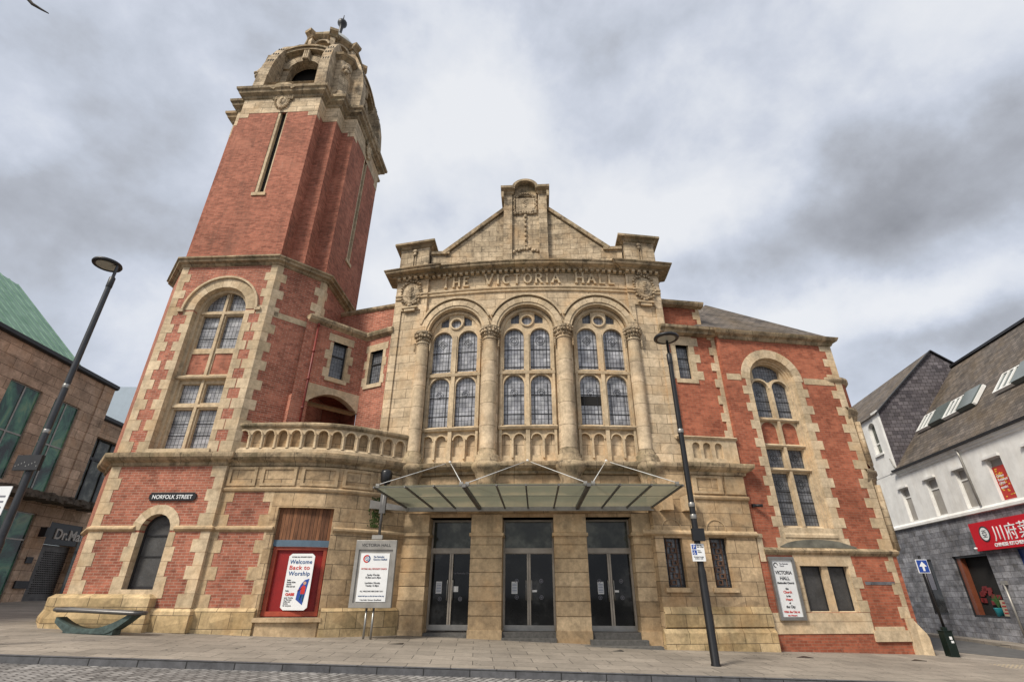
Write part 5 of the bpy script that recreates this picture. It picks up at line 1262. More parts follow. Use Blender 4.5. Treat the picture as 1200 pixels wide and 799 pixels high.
for a, b in ((1.18, 1.92), (2.14, 2.80)):
    m_ = MB(); m_.plate(WF, rect(a, b, -.40, .86), [rect(a+.03, b-.03, -.37, .83)], -.10, .04); w = m_.build('window', M['came'], hall); pane(w, WF, rect(a, b, -.40, .86), -.13, M['mesh_glass'])
mb = MB(); mb.box(WF, 1.92, 2.14, -.18, -.0, -.44, .87, rnd=.6); mb.box(WF, 1.1, 1.18, -.2, .02, -.44, .87, rnd=.4); mb.box(WF, 2.80, 2.88, -.2, .02, -.44, .87, rnd=.6); mb.mould(WF, 1.1, 2.9, [(-.15, -.38), (.06, -.46), (.06, -.5), (0, -.5)]); mb.build('mullion', M['trim'], hall)
mb = MB(); mb.box(WF, 3.30, 4.35, 0, .062, .34, .43, rnd=.2); mb.build('blocked_vent', M['grey_stone'], hall)
# wing roof
mb = MB(); E = [WF(-.9, .0, 9.25), WF(4.85, .1, 9.25), WF(4.85, -8, 9.25)]; ap = Vector((8.05, 21.0, 12.3)); ap2 = Vector((8.05, 30, 12.3))
mb.face([E[0], E[1], ap]); mb.face([WF(-1.7, -.4, 9.25), E[0], ap]); mb.face([E[1], E[2], ap2, ap]); mb.face([E[0], ap, ap2, WF(-.3, -12, 9.25)]); mb.build('roof', M['slate'], hall)
# rounded corner turret
tc_ = WF(4.50, -.86, 0)
mb = MB(); mb.lathe((tc_.x, tc_.y, 0), [(.86, 1.3), (.86, 7.4)], n=28); mb.build('turret', M['brick_wing'], hall)
mb = MB()
c5 = (tc_.x, tc_.y, 0)
mb.lathe(c5, [(.87, 1.35), (.875, 4.0), (.90, 4.05), (.96, 4.12), (.93, 4.2), (.87, 4.3), (.87, 4.5)], n=28, a0=-60, a1=60)
mb.lathe(c5, [(.875, 4.5), (.875, 6.0)], n=28, a0=-60, a1=60)
for z in (6.2, 3.9):
    mb.lathe(c5, [(.80, z-.35), (.88, z-.3), (.90, z-.2), (.93, z-.16), (.94, z-.05), (.99, z), (.99, z+.12), (.88, z+.18)], n=28, a0=-75, a1=75)
mb.lathe(c5, [(.86, 7.32), (.92, 7.36), (.98, 7.44), (.98, 7.54), (.8, 7.6), (0, 7.65)], n=28)
for a in (-52, -10, 32):
    for z0, z1 in ((1.4, 3.5), (4.2, 5.8)):
        t = radians(a); mb.tube([(c5[0]+.92*cos(t), c5[1]+.92*sin(t), z0), (c5[0]+.92*cos(t), c5[1]+.92*sin(t), z1)], .10, n=10)
mb.build('turret_moulding', M['ashlar_grey'], hall)
# lower canted corner with its window
CF = Frame(*WF(4.55, .05, 0)[:2], 11.4+52)
mb = MB(); mb.plate(CF, rect(0, 1.25, -2.2, 1.2), [rect(.55, .95, -.5, .85)], 0, .25, edge=False); 
F7 = Frame(*CF(1.25, 0, 0)[:2], 11.4+90); mb.plate(F7, rect(0, 4, -2.2, 1.2), (), 0, .1); mb.build('corner_wall', M['brick_wing'], hall)
mb = MB(); toothed(mb, CF, .55, -1, -.5, 1.15, 0, .33, .16, .10); toothed(mb, CF, .95, 1, -.5, 1.15, 0, .33, .28, .2); mb.box(CF, .38, 1.2, -.2, .012, .85, 1.18, rnd=.5)
mb.mould(CF, -.05, 1.35, [(0, -.62), (.06, -.66), (.28, -1.0), (.32, -1.12), (.32, -2.2), (0, -2.2)]); mb.build('corner_stonework', M['trim'], hall)
mb = MB(); mb.box(CF, .56, .94, -.2, -.16, -.48, .85); mb.build('corner_window', M['mesh_glass'], hall)
mb = MB(); mb.plate(CF, rect(.0, 1.3, -2.2, -1.16), (), .33, .02); mb.build('corner_base', M['brick_wing'], hall)
mb = MB(); rg = random.Random(33)
for i in range(170):
    x, y = kxy(rg.uniform(-2, 21), rg.uniform(.25, 5.2)); r = rg.uniform(.012, .032); mb.lathe((x, y, gz(x, y)+.002), [(r, 0), (r*.6, .003), (0, .0035)], n=7)
o = mb.build('gum_litter', plain('gum', (.10, .09, .08), .9, var=.5)); o['kind'] = 'stuff'; o['label'] = 'dark trodden gum spots scattered over the pavement slabs'; o['category'] = 'litter'
# ------------------------------------------------------------------ street name sign, posters, boards
sg_ = MB(); sg_.plate(TF, poly2(-.32, 1.16, lambda s: 2.545+.05*(abs(s-.42) > .70), lambda s: 2.785-.05*(abs(s-.42) > .70), [-.28, 1.12, -.281, 1.121]), (), .05, .03)
o = sg_.build('street_name_sign', M['black_paint']); tag(o, 'black street name plate with white letters NORFOLK STREET on the brick tower base', 'street sign')
o2 = textmesh('lettering', 'NORFOLK STREET', TF, .42, .056, 2.60, .165, M['white'], o, ext=.003, width=1.26, bold=.002)
PX = lambda x: x+9.85       # path station for X on the straight part
FP = Frame(-6.97, 15.80, 0)
mb = MB(); mb.plate(Frame(-6.97, 15.735, 0), poly2(-.385, .385, lambda s: -.39+max(0, abs(s)-.30)*.8, lambda s: 1.08-max(0, abs(s)-.30)*.8, [-.30, .30]), (), 0, .02)
po = mb.build('poster', M['white']); tag(po, 'tall white poster reading Welcome Back to Worship on the red panel', 'poster')
Q = Frame(-6.97, 15.735, 0)
textmesh('headline', 'Welcome', Q, 0, .003, .81, .155, M['ink_blue'], po, width=.66, bold=.002, space=1.08); textmesh('headline', 'Back to', Q, -.02, .003, .655, .155, M['red'], po, width=.60, bold=.002, space=1.08); textmesh('headline', 'Worship', Q, 0, .003, .50, .155, M['ink_blue'], po, width=.63, bold=.002, space=1.08)
textmesh('small_print', 'VICTORIA HALL METHODIST CHURCH', Q, 0, .003, .975, .045, M['ink'], po, width=.6)
textmesh('small_print', 'Sundays\nMornings 10.30am\nCafe from\n9.45am each week\n\nSunday', Q, -.32, .003, .36, .055, M['ink'], po, align='LEFT', width=.26)
textmesh('small_print', 'OASIS', Q, -.17, .003, -.02, .09, M['red'], po, width=.26, bold=.005)
textmesh('small_print', 'open Tuesday\nto Thursday\ncoffee and\nlunches\nfor everyone', Q, -.32, .003, -.09, .05, M['ink'], po, align='LEFT', width=.26)
mb = MB(); mb.face([Q(.02, .004, -.12), Q(.23, .004, -.26), Q(.33, .004, .42), Q(.20, .004, .38), Q(.10, .004, .26), Q(.04, .004, .10)]); mb.build('blue_picture', M['blue'], po)
mb = MB(); mb.face([Q(.13, .006, .02), Q(.25, .006, .02), Q(.26, .006, .20), Q(.19, .006, .26), Q(.12, .006, .18)]); mb.beam(Q(.14, .007, .17), Q(.03, .007, .10), .03, .004); mb.build('picture_coat', M['red'], po)
mb = MB(); mb.ring(Q, .215, .30, 0, .045, .004, .007, 0, 360, 12); mb.build('picture_face', M['skin'], po)
mb = MB(); mb.beam(Q(.16, .0065, .02), Q(.13, .0065, -.12), .04, .004); mb.beam(Q(.22, .0065, .02), Q(.23, .0065, -.16), .04, .004); mb.build('picture_legs', M['greenp'], po)
# notice board on posts, in front of the curved wall
nb = thing('notice_board', 'grey metal church notice board headed VICTORIA HALL on two posts beside the left doors', 'notice board', loc=(-4.82, 15.9, -1.05))
NF = Frame(-4.84, 15.95, 4)
mb = MB(); mb.box(NF, -.60, .60, -.06, .06, -.33, 1.46); mb.plate(NF, rect(-.60, .60, -.33, 1.46), [rect(-.50, .50, -.20, 1.20)], .10, .05); mb.build('case', M['alum'], nb, bevel=.012)
mb = MB(); mb.box(NF, -.42, .42, .06, .075, -.17, 1.10); mb.build('sheet', M['white'], nb)
textmesh('header', 'VICTORIA HALL', NF, .0, .103, 1.28, .12, M['ink'], nb, width=.86, ext=.003)
textmesh('notice_text', 'The Methodist\nChurch in Sheffield', NF, -.05, .078, .98, .07, M['ink_blue'], nb, align='LEFT', width=.40)
textmesh('notice_text', 'VICTORIA HALL METHODIST CHURCH', NF, 0, .078, .66, .06, M['red'], nb, width=.74)
textmesh('notice_text', 'Sunday Worship\n10.30am and 6.30pm\n\nLunchtime Worship\nTuesday 12.30pm', NF, 0, .078, .50, .07, M['ink'], nb, width=.44)
textmesh('notice_text', 'ALL WELCOME HERE EVERY DAY', NF, 0, .078, .08, .05, M['ink'], nb, width=.66); textmesh('notice_text', 'victoria hall open to all in the heart of the city', NF, 0, .078, -.04, .05, M['ink_blue'], nb, width=.74); textmesh('notice_text', 'Norfolk Street Sheffield', NF, 0, .078, -.14, .05, M['ink'], nb, width=.6)
mb = MB(); mb.ring(NF, -.24, .95, .07, .105, .076, .082, 60, 300, 14); mb.build('emblem', M['red'], nb)
mb = MB(); mb.ring(NF, -.24, .95, .07, .105, .076, .082, -60, 55, 10); mb.ring(NF, -.24, .95, .03, .045, .076, .082, 0, 360, 10); mb.build('emblem', M['ink_blue'], nb)
for x in (-.10, .10):
    mb = MB(); mb.tube([NF(x, -.02, -1.25), NF(x, -.02, -.30)], .032, n=10); mb.build('post', M['steel'], nb)
# wall notice on the wing
wn = thing('wall_notice', 'tall framed white sign headed VICTORIA HALL left of the low twin wing windows', 'sign', loc=tuple(WF(.48, .1, -.6)))
mb = MB(); mb.plate(WF, rect(.05, .92, -.64, 1.12), [rect(.14, .83, -.55, 1.03)], .16, .08); mb.build('frame', M['steel'], wn)
mb = MB(); mb.box(WF, .12, .85, .085, .12, -.56, 1.04); mb.build('sheet', M['white'], wn)
for t, z, s_, m_, w_ in (('VICTORIA', .62, .14, 'ink', .56), ('HALL', .46, .14, 'ink', .32), ('Methodist Church', .35, .08, 'ink', .56), ('the', .19, .08, 'ink', .1), ('Church', .09, .10, 'red', .28), ('in the', -.01, .07, 'ink', .14), ('Heart', -.11, .09, 'red', .22), ('of', -.20, .07, 'ink', .06), ('the City', -.31, .10, 'ink', .30), ('With the City at', -.44, .08, 'red', .52), ('its Heart', -.53, .06, 'red', .3)):
    textmesh('sign_text', t, WF, .485, .123, z, s_, M[m_], wn, width=w_, bold=.002)
mb = MB(); mb.ring(WF, .27, .88, .05, .075, .121, .127, 0, 280, 12); mb.build('emblem', M['ink'], wn)
textmesh('sign_text', 'The Methodist\nChurch', WF, .40, .123, .90, .06, M['ink_grey'], wn, align='LEFT', width=.3)
# floodlight / flue on its pipe by the canopy
fl = thing('wall_floodlight', 'black drum floodlight on a grey pipe at the left end of the glass canopy', 'floodlight', loc=(-4.85, 16.1, 1.5))
mb = MB(); mb.lathe((-4.83, 16.05, 3.12), [(0, 0), (.13, .02), (.17, .12), (.19, .36), (.15, .44), (0, .46)], n=16); mb.build('lamp_head', M['black_paint'], fl)
mb = MB(); mb.tube([(-4.86, 16.1, 1.58), (-4.86, 16.1, 2.3), (-4.83, 16.07, 3.14)], .045, n=8); mb.box(Frame(-4.85, 16.1), -.09, .09, -.05, .05, 2.25, 2.95); mb.build('pipe', M['steel_dark'], fl)
mb = MB(); mb.box(Frame(-4.9, 16.1), -.16, .16, -.06, .06, 1.50, 1.62); mb.build('bracket', M['alum'], fl)
mb = MB(); p = WF(.02, .0, 2.68); mb.box(WF, -.06, .02, 0, .10, 2.63, 2.73); mb.tube([WF(-.02, .05, 2.68), WF(.20, .22, 2.66)], .05, n=10); o = mb.build('security_camera', M['iron']); tag(o, 'small dark security camera on the red brick wing at the end of the stone band', 'camera')
# small moss patch by the pipe
mb = MB(); rg = random.Random(9)
for i in range(240):
    s = rg.gauss(4.95, .11); z = rg.uniform(1.9, 2.8); r = rg.uniform(.012, .03); s = min(s, PL-.1); mb.blob((s, .014, z), r, .008, r*1.4, PF, 5)
o = mb.build('moss', plain('moss', (.045, .07, .015), .9, var=.4)); o['kind'] = 'stuff'; o['label'] = 'green moss growing down the damp stone behind the floodlight pipe'; o['category'] = 'moss'

# ------------------------------------------------------------------ street lamps
def lamp(x, y, H, label, az, mat, arm=.28):
    t = thing('street_lamp', label, 'street lamp', loc=(x, y, gz(x, y)), group='tall street lamps with disc heads'); z0 = gz(x, y); zt = z0+H
    mb = MB()
    mb.lathe((x, y, 0), [(.115, z0-.05), (.115, z0+.02), (.10, z0+.05), (.10, z0+2.0), (.082, z0+2.08), (.08, z0+2.12), (.068, zt-.75), (.068, zt-.5), (.04, zt-.48), (.04, zt-.1)], n=14); mb.build('column', mat, t)
    mb = MB(); mb.lathe((x, y, 0), [(.072, zt-.82), (.08, zt-.8), (.08, zt-.5), (.06, zt-.47)], n=12); mb.build('collar', M['iron'], t)
    c = Vector((x+arm*cos(az), y+arm*sin(az), zt))
    mb = MB(); mb.lathe(tuple(c), [(0, .08), (.16, .08), (.36, .03), (.375, -.01), (.36, -.05), (.28, -.055), (.28, -.04), (0, -.04)], n=28); mb.tube([(x, y, zt-.12), (x+.02*cos(az), y+.02*sin(az), zt-.02), tuple(c)], .04); mb.build('lamp_head', M['iron'], t)
    mb = MB(); mb.lathe(tuple(c), [(0, -.045), (.27, -.045)], n=24); mb.build('lens', M['lamp_lens'], t)
    return t
LX, LY = 4.04, 14.1
lr = lamp(LX, LY, 8.50, 'black street lamp with a disc head in front of the right slit windows', radians(-110), M['black_paint'], .14)
LF = Frame(LX, LY, 0)
mb = MB(); mb.box(LF, -.14, .16, .07, .20, 1.20+.05, 1.55); mb.build('control_box', M['black_paint'], lr)
mb = MB()
for z in (4.1, 1.8, 2.1): mb.lathe((LX, LY, 0), [(.085, z), (.09, z+.01), (.09, z+.10), (.085, z+.11)], n=12)
mb.build('band', M['steel'], lr)
mb = MB(); mb.plate(LF, rect(-.21, .115, .78, 1.19), (), .115, .012); pk = mb.build('parking_sign', M['white']); tag(pk, 'small white parking rules sign with blue symbols fixed to the right lamp post', 'sign')
mb = MB(); mb.box(LF, -.19, -.08, .115, .119, 1.06, 1.17); mb.box(LF, -.19, -.08, .115, .119, .93, 1.04); mb.build('blue_symbol', M['blue'], pk)
textmesh('sign_text', 'P', LF, -.135, .120, 1.075, .11, M['white'], pk); mb = MB(); mb.ring(LF, -.14, .97, .02, .03, .119, .122, 90, 360, 10); mb.box(LF, -.15, -.138, .119, .122, .97, 1.02); mb.build('wheelchair_mark', M['white'], pk)
textmesh('sign_text', 'Mon - Sat\n8am - 6.30pm\n\nPay at\nmachine', LF, -.06, .117, 1.14, .04, M['ink'], pk, align='LEFT', width=.16); textmesh('sign_text', 'Disabled badge\nholders only', LF, -.05, .117, .87, .04, M['ink'], pk, width=.24)
LLX, LLY = -12.18, 11.6
ll = lamp(LLX, LLY, 9.62, 'dark grey street lamp with a disc head beside the glazed stone building', radians(180), M['grey_pole'], .34)
LL = Frame(LLX, LLY, 0)
mb = MB()
for z in (4.75, 3.55): mb.lathe((LLX, LLY, 0), [(.075, z), (.08, z+.01), (.08, z+.09), (.075, z+.1)], n=12)
mb.build('band', M['steel'], ll)
mb = MB(); mb.box(LL, -.32, .30, .05, .14, 2.62, 2.98); mb.build('bracket_box', M['iron'], ll)
mb = MB()
rg = random.Random(2)
for i in range(9): mb.box(LL, -.28+.065*i, -.26+.065*i, .14, .145, 2.70+.03*(i % 4), 2.73+.03*(i % 4))
mb.build('stud', M['steel'], ll)
mb = MB(); mb.plate(LL, rect(-.75, -.13, 1.60, 2.25), (), .12, .015); o = mb.build('traffic_sign', M['white']); tag(o, 'white sign plate cut by the left edge, fixed low on the grey lamp post', 'sign')
mb = MB()
for z in (1.75, 1.88, 2.0): mb.box(LL, -.7, -.2, .12, .124, z, z+.04)
mb.build('sign_text', M['ink_grey'], o)
# bench
bt = thing('bench', 'green and grey curved metal bench on the pavement below the tower', 'bench', loc=(-11.5, 14.4, gz(-11.5, 14.4)))
BN = Frame(-11.52, 14.42, -2); zg = gz(-11.5, 14.4)
mb = MB(); L_ = 1.22; W_ = .17; path = []
for k in range(41):
    t = 2*pi*k/40; x = (L_-W_)*(1 if cos(t) > 0 else -1) if abs(cos(t)) > 1e-6 else 0
    path.append(BN(x+W_*1.0*cos(t)*1.0, W_*1.2*sin(t), -.40-.045*(x/L_)))
mb.tube(path, .05, n=10, caps=False); 
mb.box(BN, -1.1, 1.1, -.18, .18, -.43, -.395); mb.build('seat', M['bench_grey'], bt)
mb = MB()
def arcline(s): return -.80+.34*(abs(s)/1.05)**2
n = 20
for sd in (0,):
    for i in range(n):
        s0, s1 = -1.05+2.1*i/n, -1.05+2.1*(i+1)/n
        z0, z1 = arcline(s0+.12), arcline(s1+.12)
        for da, db in ((-.16, .16),):
            t0 = -.885 if abs(s0) < .75 else z0-.10
            lo0 = max(-.90, z0-.12-.16*(1-abs(s0)/1.05)); lo1 = max(-.90, z1-.12-.16*(1-abs(s1)/1.05))
            A_ = [BN(s0, db, lo0), BN(s1, db, lo1), BN(s1, db, z1), BN(s0, db, z0)]; B_ = [BN(s0, da, lo0), BN(s1, da, lo1), BN(s1, da, z1), BN(s0, da, z0)]
            mb.face(A_); mb.face(B_[::-1]); mb.face([A_[3], A_[2], B_[2], B_[3]]); mb.face([A_[0], B_[0], B_[1], A_[1]])
mb.box(BN, .42, .62, -.14, .14, -.93, -.80); mb.box(BN, -.75, .45, -.14, .14, -.935, -.84)
mb.build('cradle_leg', M['bench_green'], bt)

# ------------------------------------------------------------------ LEFT glazed stone building
GB = Frame(-22.5, 22.9, 94)
gb = thing('theatre_building', 'brown stone building with tall green glazed windows and a green copper roof', 'building', loc=tuple(GB(-2, 0, -.3)))
mb = MB(); hs = [rect(-7.6, -6.1, 4.25, 8.12), rect(-4.2, -2.55, 4.25, 8.15), rect(-1.83, -.28, 4.10, 8.15), rect(-5.0, -2.9, -1, 3.2), rect(-2.25, -.32, -1, 3.2)]
mb.plate(GB, rect(-14, 1.30, 3.9, 9.80), hs[:3], 0, .45); mb.plate(GB, rect(-14, 2.58, -1.5, 3.9), hs[3:]+[rect(.62, 2.58, -1, 2.98)], 0, .45)
mb.box(GB, .55, 1.30, 0, .05, 4.1, 9.75); F8 = Frame(*GB(1.30, 0, 0)[:2], 184); mb.plate(F8, rect(0, 9, 3.9, 9.8), (), 0, .3)
mb.build('wall', M['brown_stone'], gb)
for h in hs:
    a, b, z0, z1 = h.s0, h.s1, h.lo(h.s0), h.hi(h.s0); z0 = max(z0, -.3)
    mid = (a+b)/2; zt = 6.12 if z1 > 5 else 2.1
    m_ = MB(); m_.plate(GB, rect(a, b, z0, z1), [rect(a+.05, mid-.03, z0+.05, zt-.03), rect(mid+.03, b-.05, z0+.05, zt-.03), rect(a+.05, mid-.03, zt+.03, z1-.05), rect(mid+.03, b-.05, zt+.03, z1-.05)], -.08, .06); w = m_.build('window', M['alum'], gb); pane(w, GB, rect(a, b, z0, z1), -.11, M['glass_green'])
mb = MB(); mb.mould(GB, -14, 1.40, [(-.3, 9.72), (.10, 9.74), (.18, 9.80), (.18, 9.96), (-.3, 10.0)]); mb.build('gutter', M['iron'], gb)
mb = MB(); V = [GB(-14, .1, 9.96), GB(-1.4, .1, 9.96), GB(-1.2, -5.2, 14.75), GB(-14, -5.2, 14.75)]; mb.face(V); mb.face([V[1], GB(-1.45, -10, 9.9), GB(-1.3, -5.2, 14.7), V[2]])
mb.face([GB(-14, 0, 9.9), GB(1.3, 0, 9.9), GB(1.3, -10, 9.9), GB(-14, -10, 9.9)])
rf = mb.build('roof', M['copper'], gb)
mb = MB(); a_ = Vector(GB(0, .1, 9.98)); up_v = (V[2]-V[1]); 
for k in range(24):
    p0 = V[1]+(V[0]-V[1])*(k/24); q0 = V[2]+(V[3]-V[2])*(k/24); mb.beam(p0, q0, .05, .07)
mb.build('roof_seam', M['copper'], rf)
mb = MB()
rg = random.Random(6)
mb.box(GB, -6, 2.6, .0, .95, 3.78, 3.90)
for i in range(46):
    s = -6+i*.187; mb.box(GB, s, s+.17, rg.uniform(.0, .1), .95+rg.uniform(-.05, .16), 3.66+rg.uniform(-.03, .04), 3.78)
    mb.box(GB, s, s+.17, .0, .9+rg.uniform(-.05, .12), 3.90, 3.93+rg.uniform(0, .07))
mb.build('stone_canopy', plain('canopy_slate', (.10, .085, .065), .9, var=.4), gb)
mb = MB(); mb.box(GB, .62, 2.58, -.4, -.02, 2.06, 2.98); sf = mb.build('shop_fascia', M['black_paint'], gb)
textmesh('lettering', 'Dr.Martens', GB, 1.02, .0, 2.30, .62, plain('sign_grey', (.42, .40, .36), .5), sf, ext=.02, align='LEFT', bold=.012)
mb = MB(); mb.box(GB, .70, 2.58, -.36, -.30, -.4, 2.04)
for i in range(26): mb.box(GB, .72, 2.58, -.30, -.275, -.3+i*.09, -.245+i*.09)
sh_ = mb.build('shutter', M['steel_dark'], gb)
mb = MB()
for i in range(20):
    for j in range(14): mb.box(GB, 1.15+j*.10+.05*(i % 2), 1.21+j*.10+.05*(i % 2), -.275, -.27, .0+i*.09, .045+i*.09)
mb.build('shutter_slot', M['dark'], sh_)
mb = MB(); mb.box(GB, -.1, .6, 0, .08, .2, .5); mb.box(GB, 0, .35, 0, .05, 1.2, 1.45); mb.box(GB, .15, .35, 0, .3, 2.3, 2.7); mb.build('wall_fitting', M['iron'], gb)
textmesh('lettering', 'Dr.M', GB, -1.25, -.27, 2.12, .45, plain('sign_reflection', (.08, .22, .16), .4), gb, ext=.01, bold=.01)  # reflection of the shop sign, put in as solid green letters
# set-back block behind it
sb = thing('set_back_building', 'darker block with tall black framed windows between the glazed building and the tower', 'building', loc=tuple(GB(4, -.4, -.3)))
mb = MB(); mb.plate(GB, rect(1.32, 14, 3.9, 8.3), [rect(1.5, 4.4, 4.1, 7.4), rect(4.9, 8, 4.1, 7.4)], -.45, .4); mb.plate(GB, rect(2.6, 14, -1.5, 3.9), [rect(2.7, 5.0, -1, 2.9)], -.45, .4); mb.build('wall', M['brown_stone'], sb)
for a, b, z0, z1 in ((1.5, 4.4, 4.1, 7.4), (4.9, 8, 4.1, 7.4), (2.7, 5.0, -.3, 2.9)):
    m_ = MB(); m_.plate(GB, rect(a, b, z0, z1), [rect(a+.06+k*(b-a)/3, a+(k+1)*(b-a)/3-.02, zz, zz2) for k in range(3) for zz, zz2 in ((z0+.06, z0+(z1-z0)*.66), (z0+(z1-z0)*.7, z1-.06))], -.7, .08); w = m_.build('window', M['iron'], sb); pane(w, GB, rect(a, b, z0, z1), -.76, M['glass_transom'])
mb = MB(); mb.mould(GB, 1.32, 14, [(-.8, 8.25), (-.40, 8.26), (-.32, 8.34), (-.32, 8.5), (-.8, 8.55)]); mb.build('parapet', M['iron'], sb)
mb = MB(); mb.face([GB(1.32, -.8, 8.5), GB(14, -.8, 8.5), GB(14, -4, 9.3), GB(1.32, -4, 9.3)]); mb.build('roof', M['slate'], sb)
bb = thing('clad_tower_block', 'pale blue grey clad block rising behind the glazed building', 'building', loc=tuple(GB(14, -3, -.3)))
mb = MB(); Fb = GB.sub(13, -3.2); mb.box(Fb, -3.0, 8, -10, 0, -1, 13.3); mb.build('wall', M['blue_panel'], bb)
mb = MB()
for k in range(10): mb.box(Fb, -3+k*1.1-.02, -3+k*1.1+.02, 0, .03, 0, 13.3)
mb.build('panel_joint', M['alum'], bb)

# ------------------------------------------------------------------ RIGHT restaurant building (frame RB, s towards the camera)
rb = thing('restaurant_building', 'white rendered and grey stone restaurant building with a long slate roof and roof lights', 'building', loc=tuple(RB(0, 0, -1.5)))
S1 = -4.46; S2 = 13
mb = MB(); wins = [rect(-4.75, -4.05, 3.30, 4.86), rect(-2.58, -1.78, 3.28, 4.88), rect(-.45, .22, 3.30, 4.86), rect(1.52, 2.32, 3.30, 4.86), rect(3.6, 4.3, 3.3, 4.86), rect(5.7, 6.4, 3.3, 4.86)]
mb.plate(RB, rect(-9.5, S2, 3.08, 5.72), wins, 0, .3)
mb.build('upper_wall', M['render_white'], rb)
mb = MB(); mb.mould(RB, -9.5, S2, [(0, 3.04), (.10, 3.06), (.10, 3.16), (.02, 3.24), (0, 3.26)]); mb.mould(RB, S1, S2, [(0, 5.44), (.05, 5.46), (.05, 5.54), (.12, 5.58), (.14, 5.70), (-.1, 5.76)]); mb.build('eaves_cornice', M['render_white'], rb)
mb = MB(); mb.mould(RB, S1-.1, S2, [(.10, 5.66), (.22, 5.68), (.24, 5.76), (.12, 5.77)]); mb.build('gutter', M['iron'], rb)
mb = MB(); gw = [rect(-2.62, -.43, -.74, 1.58), rect(-5.36, -4.18, -.72, 1.58), rect(1.12, 2.6, -1.45, 1.62), rect(3.2, 6, -.7, 1.58)]
mb.plate(RB, rect(-9.5, S2, -2.0, 3.05), gw, 0, .35); mb.build('lower_wall', M['grey_stone'], rb)
for k, h in enumerate(wins):
    a, b, z0, z1 = h.s0, h.s1, h.lo(h.s0), h.hi(h.s0); zt = z0+(z1-z0)*.72
    m_ = MB(); m_.plate(RB, rect(a, b, z0, z1), [rect(a+.04, b-.04, z0+.04, zt-.03), rect(a+.04, b-.04, zt+.03, z1-.04)], -.11, .05); w = m_.build('window', M['render_white'], rb); pane(w, RB, rect(a, b, z0, z1), -.14, plain('blind', (.30, .28, .25), .5) if k == 0 else bpy.data.materials['blind'])
mb = MB()
for h in wins: mb.box(RB, h.s0-.12, h.s1+.02, .0, .10, h.hi(h.s0)+.0, h.hi(h.s0)+.09)
mb.build('window_hood', M['render_white'], rb)
w = None
mb = MB(); mb.plate(RB, rect(-2.62, -.43, -.74, 1.58), [rect(-2.52, -.5, -.66, 1.5)], -.08, .07); w = mb.build('shop_window', M['iron'], rb); pane(w, RB, rect(-2.62, -.43, -.74, 1.58), -.32, M['dark'])
mb = MB(); mb.box(RB, -2.52, -2.28, -.3, -.10, -.66, 1.5); mb.build('wooden_jamb', plain('mahogany', (.16, .05, .025), .4), w)
mb = MB()
rg = random.Random(8)
for i in range(14): x = rg.uniform(-2.2, -.6); z = rg.uniform(-.35, .25); mb.box(RB, x, x+.22, -.29, -.27, z, z+.16)
mb.build('red_chair_back', plain('dark_red', (.16, .015, .015), .5), w)
mb = MB(); mb.plate(RB, rect(-5.36, -4.18, -.72, 1.58), [rect(-5.28, -4.26, -.64, 1.5)], -.08, .07); w2 = mb.build('shop_window', M['iron'], rb); pane(w2, RB, rect(-5.36, -4.18, -.72, 1.58), -.15, M['glass_dark'])
mb = MB(); mb.box(RB, -5.1, -4.7, -.14, -.13, .3, 1.2); mb.build('menu_sheet', M['ink_grey'], w2)
mb = MB(); mb.box(RB, 1.12, 2.6, -.2, -.12, -1.45, 1.62); mb.build('door', M['blue_dark'], rb); mb = MB(); mb.box(RB, 3.2, 6, -.3, -.2, -.7, 1.58); mb.build('shop_window', M['glass_dark'], rb)
# slate roof, roof lights
PT = radians(50)
def RR(s, t, h=0): 
    return RB(s, .12-t*cos(PT)-h*-sin(PT), 5.74+t*sin(PT)+h*cos(PT))
mb = MB(); mb.face([RR(S1, 0), RR(S2, 0), RR(S2, 7.2), RR(S1, 7.2)], [(S1, 0), (S2, 0), (S2, 7.2), (S1, 7.2)])
mb.face([RB(S1, .12-4.63, 11.25), RB(S2, .12-4.63, 11.25), RB(S2, -9.5, 5.7), RB(S1, -9.5, 5.7)]); rf = mb.build('roof', M['slate'], rb)
mb = MB(); mb.beam(RR(S1, 7.2, .03), RR(S2, 7.2, .03), .25, .12); mb.build('ridge_tile', M['iron'], rf)
for s0, s1 in ((-3.9, .45), (1.7, 6.0)):
    n = 4; st = (s1-s0)/n
    m_ = MB()
    def rbox(m_, a, b, t0, t1, h0, h1):
        P = [[RR(s, t, h) for s, t in ((a, t0), (b, t0), (b, t1), (a, t1))] for h in (h0, h1)]
        m_.face(P[1]); m_.face(P[0][::-1])
        for i in range(4): m_.face([P[0][i], P[0][(i+1) % 4], P[1][(i+1) % 4], P[1][i]])
    for k in range(n):
        a, b = s0+k*st, s0+(k+1)*st-.04; off = .10 if k % 2 else 0
        rbox(m_, a, b, 2.35-off, 3.32+off*.5, .02, .12+off)
    w = m_.build('roof_light', plain('skylight_glass', (.10, .12, .115), .15) if s0 < 0 else bpy.data.materials['skylight_glass'], rb)
    m_ = MB()
    for k in range(n*3+1):
        a = s0+k*st/3; rbox(m_, a-.025, a+.03, 2.3, 3.35, .03, .17)
    rbox(m_, s0-.04, s1, 2.26, 2.32, .03, .17); rbox(m_, s0-.04, s1, 3.33, 3.39, .03, .15)
    m_.build('frame', M['render_white'], w)
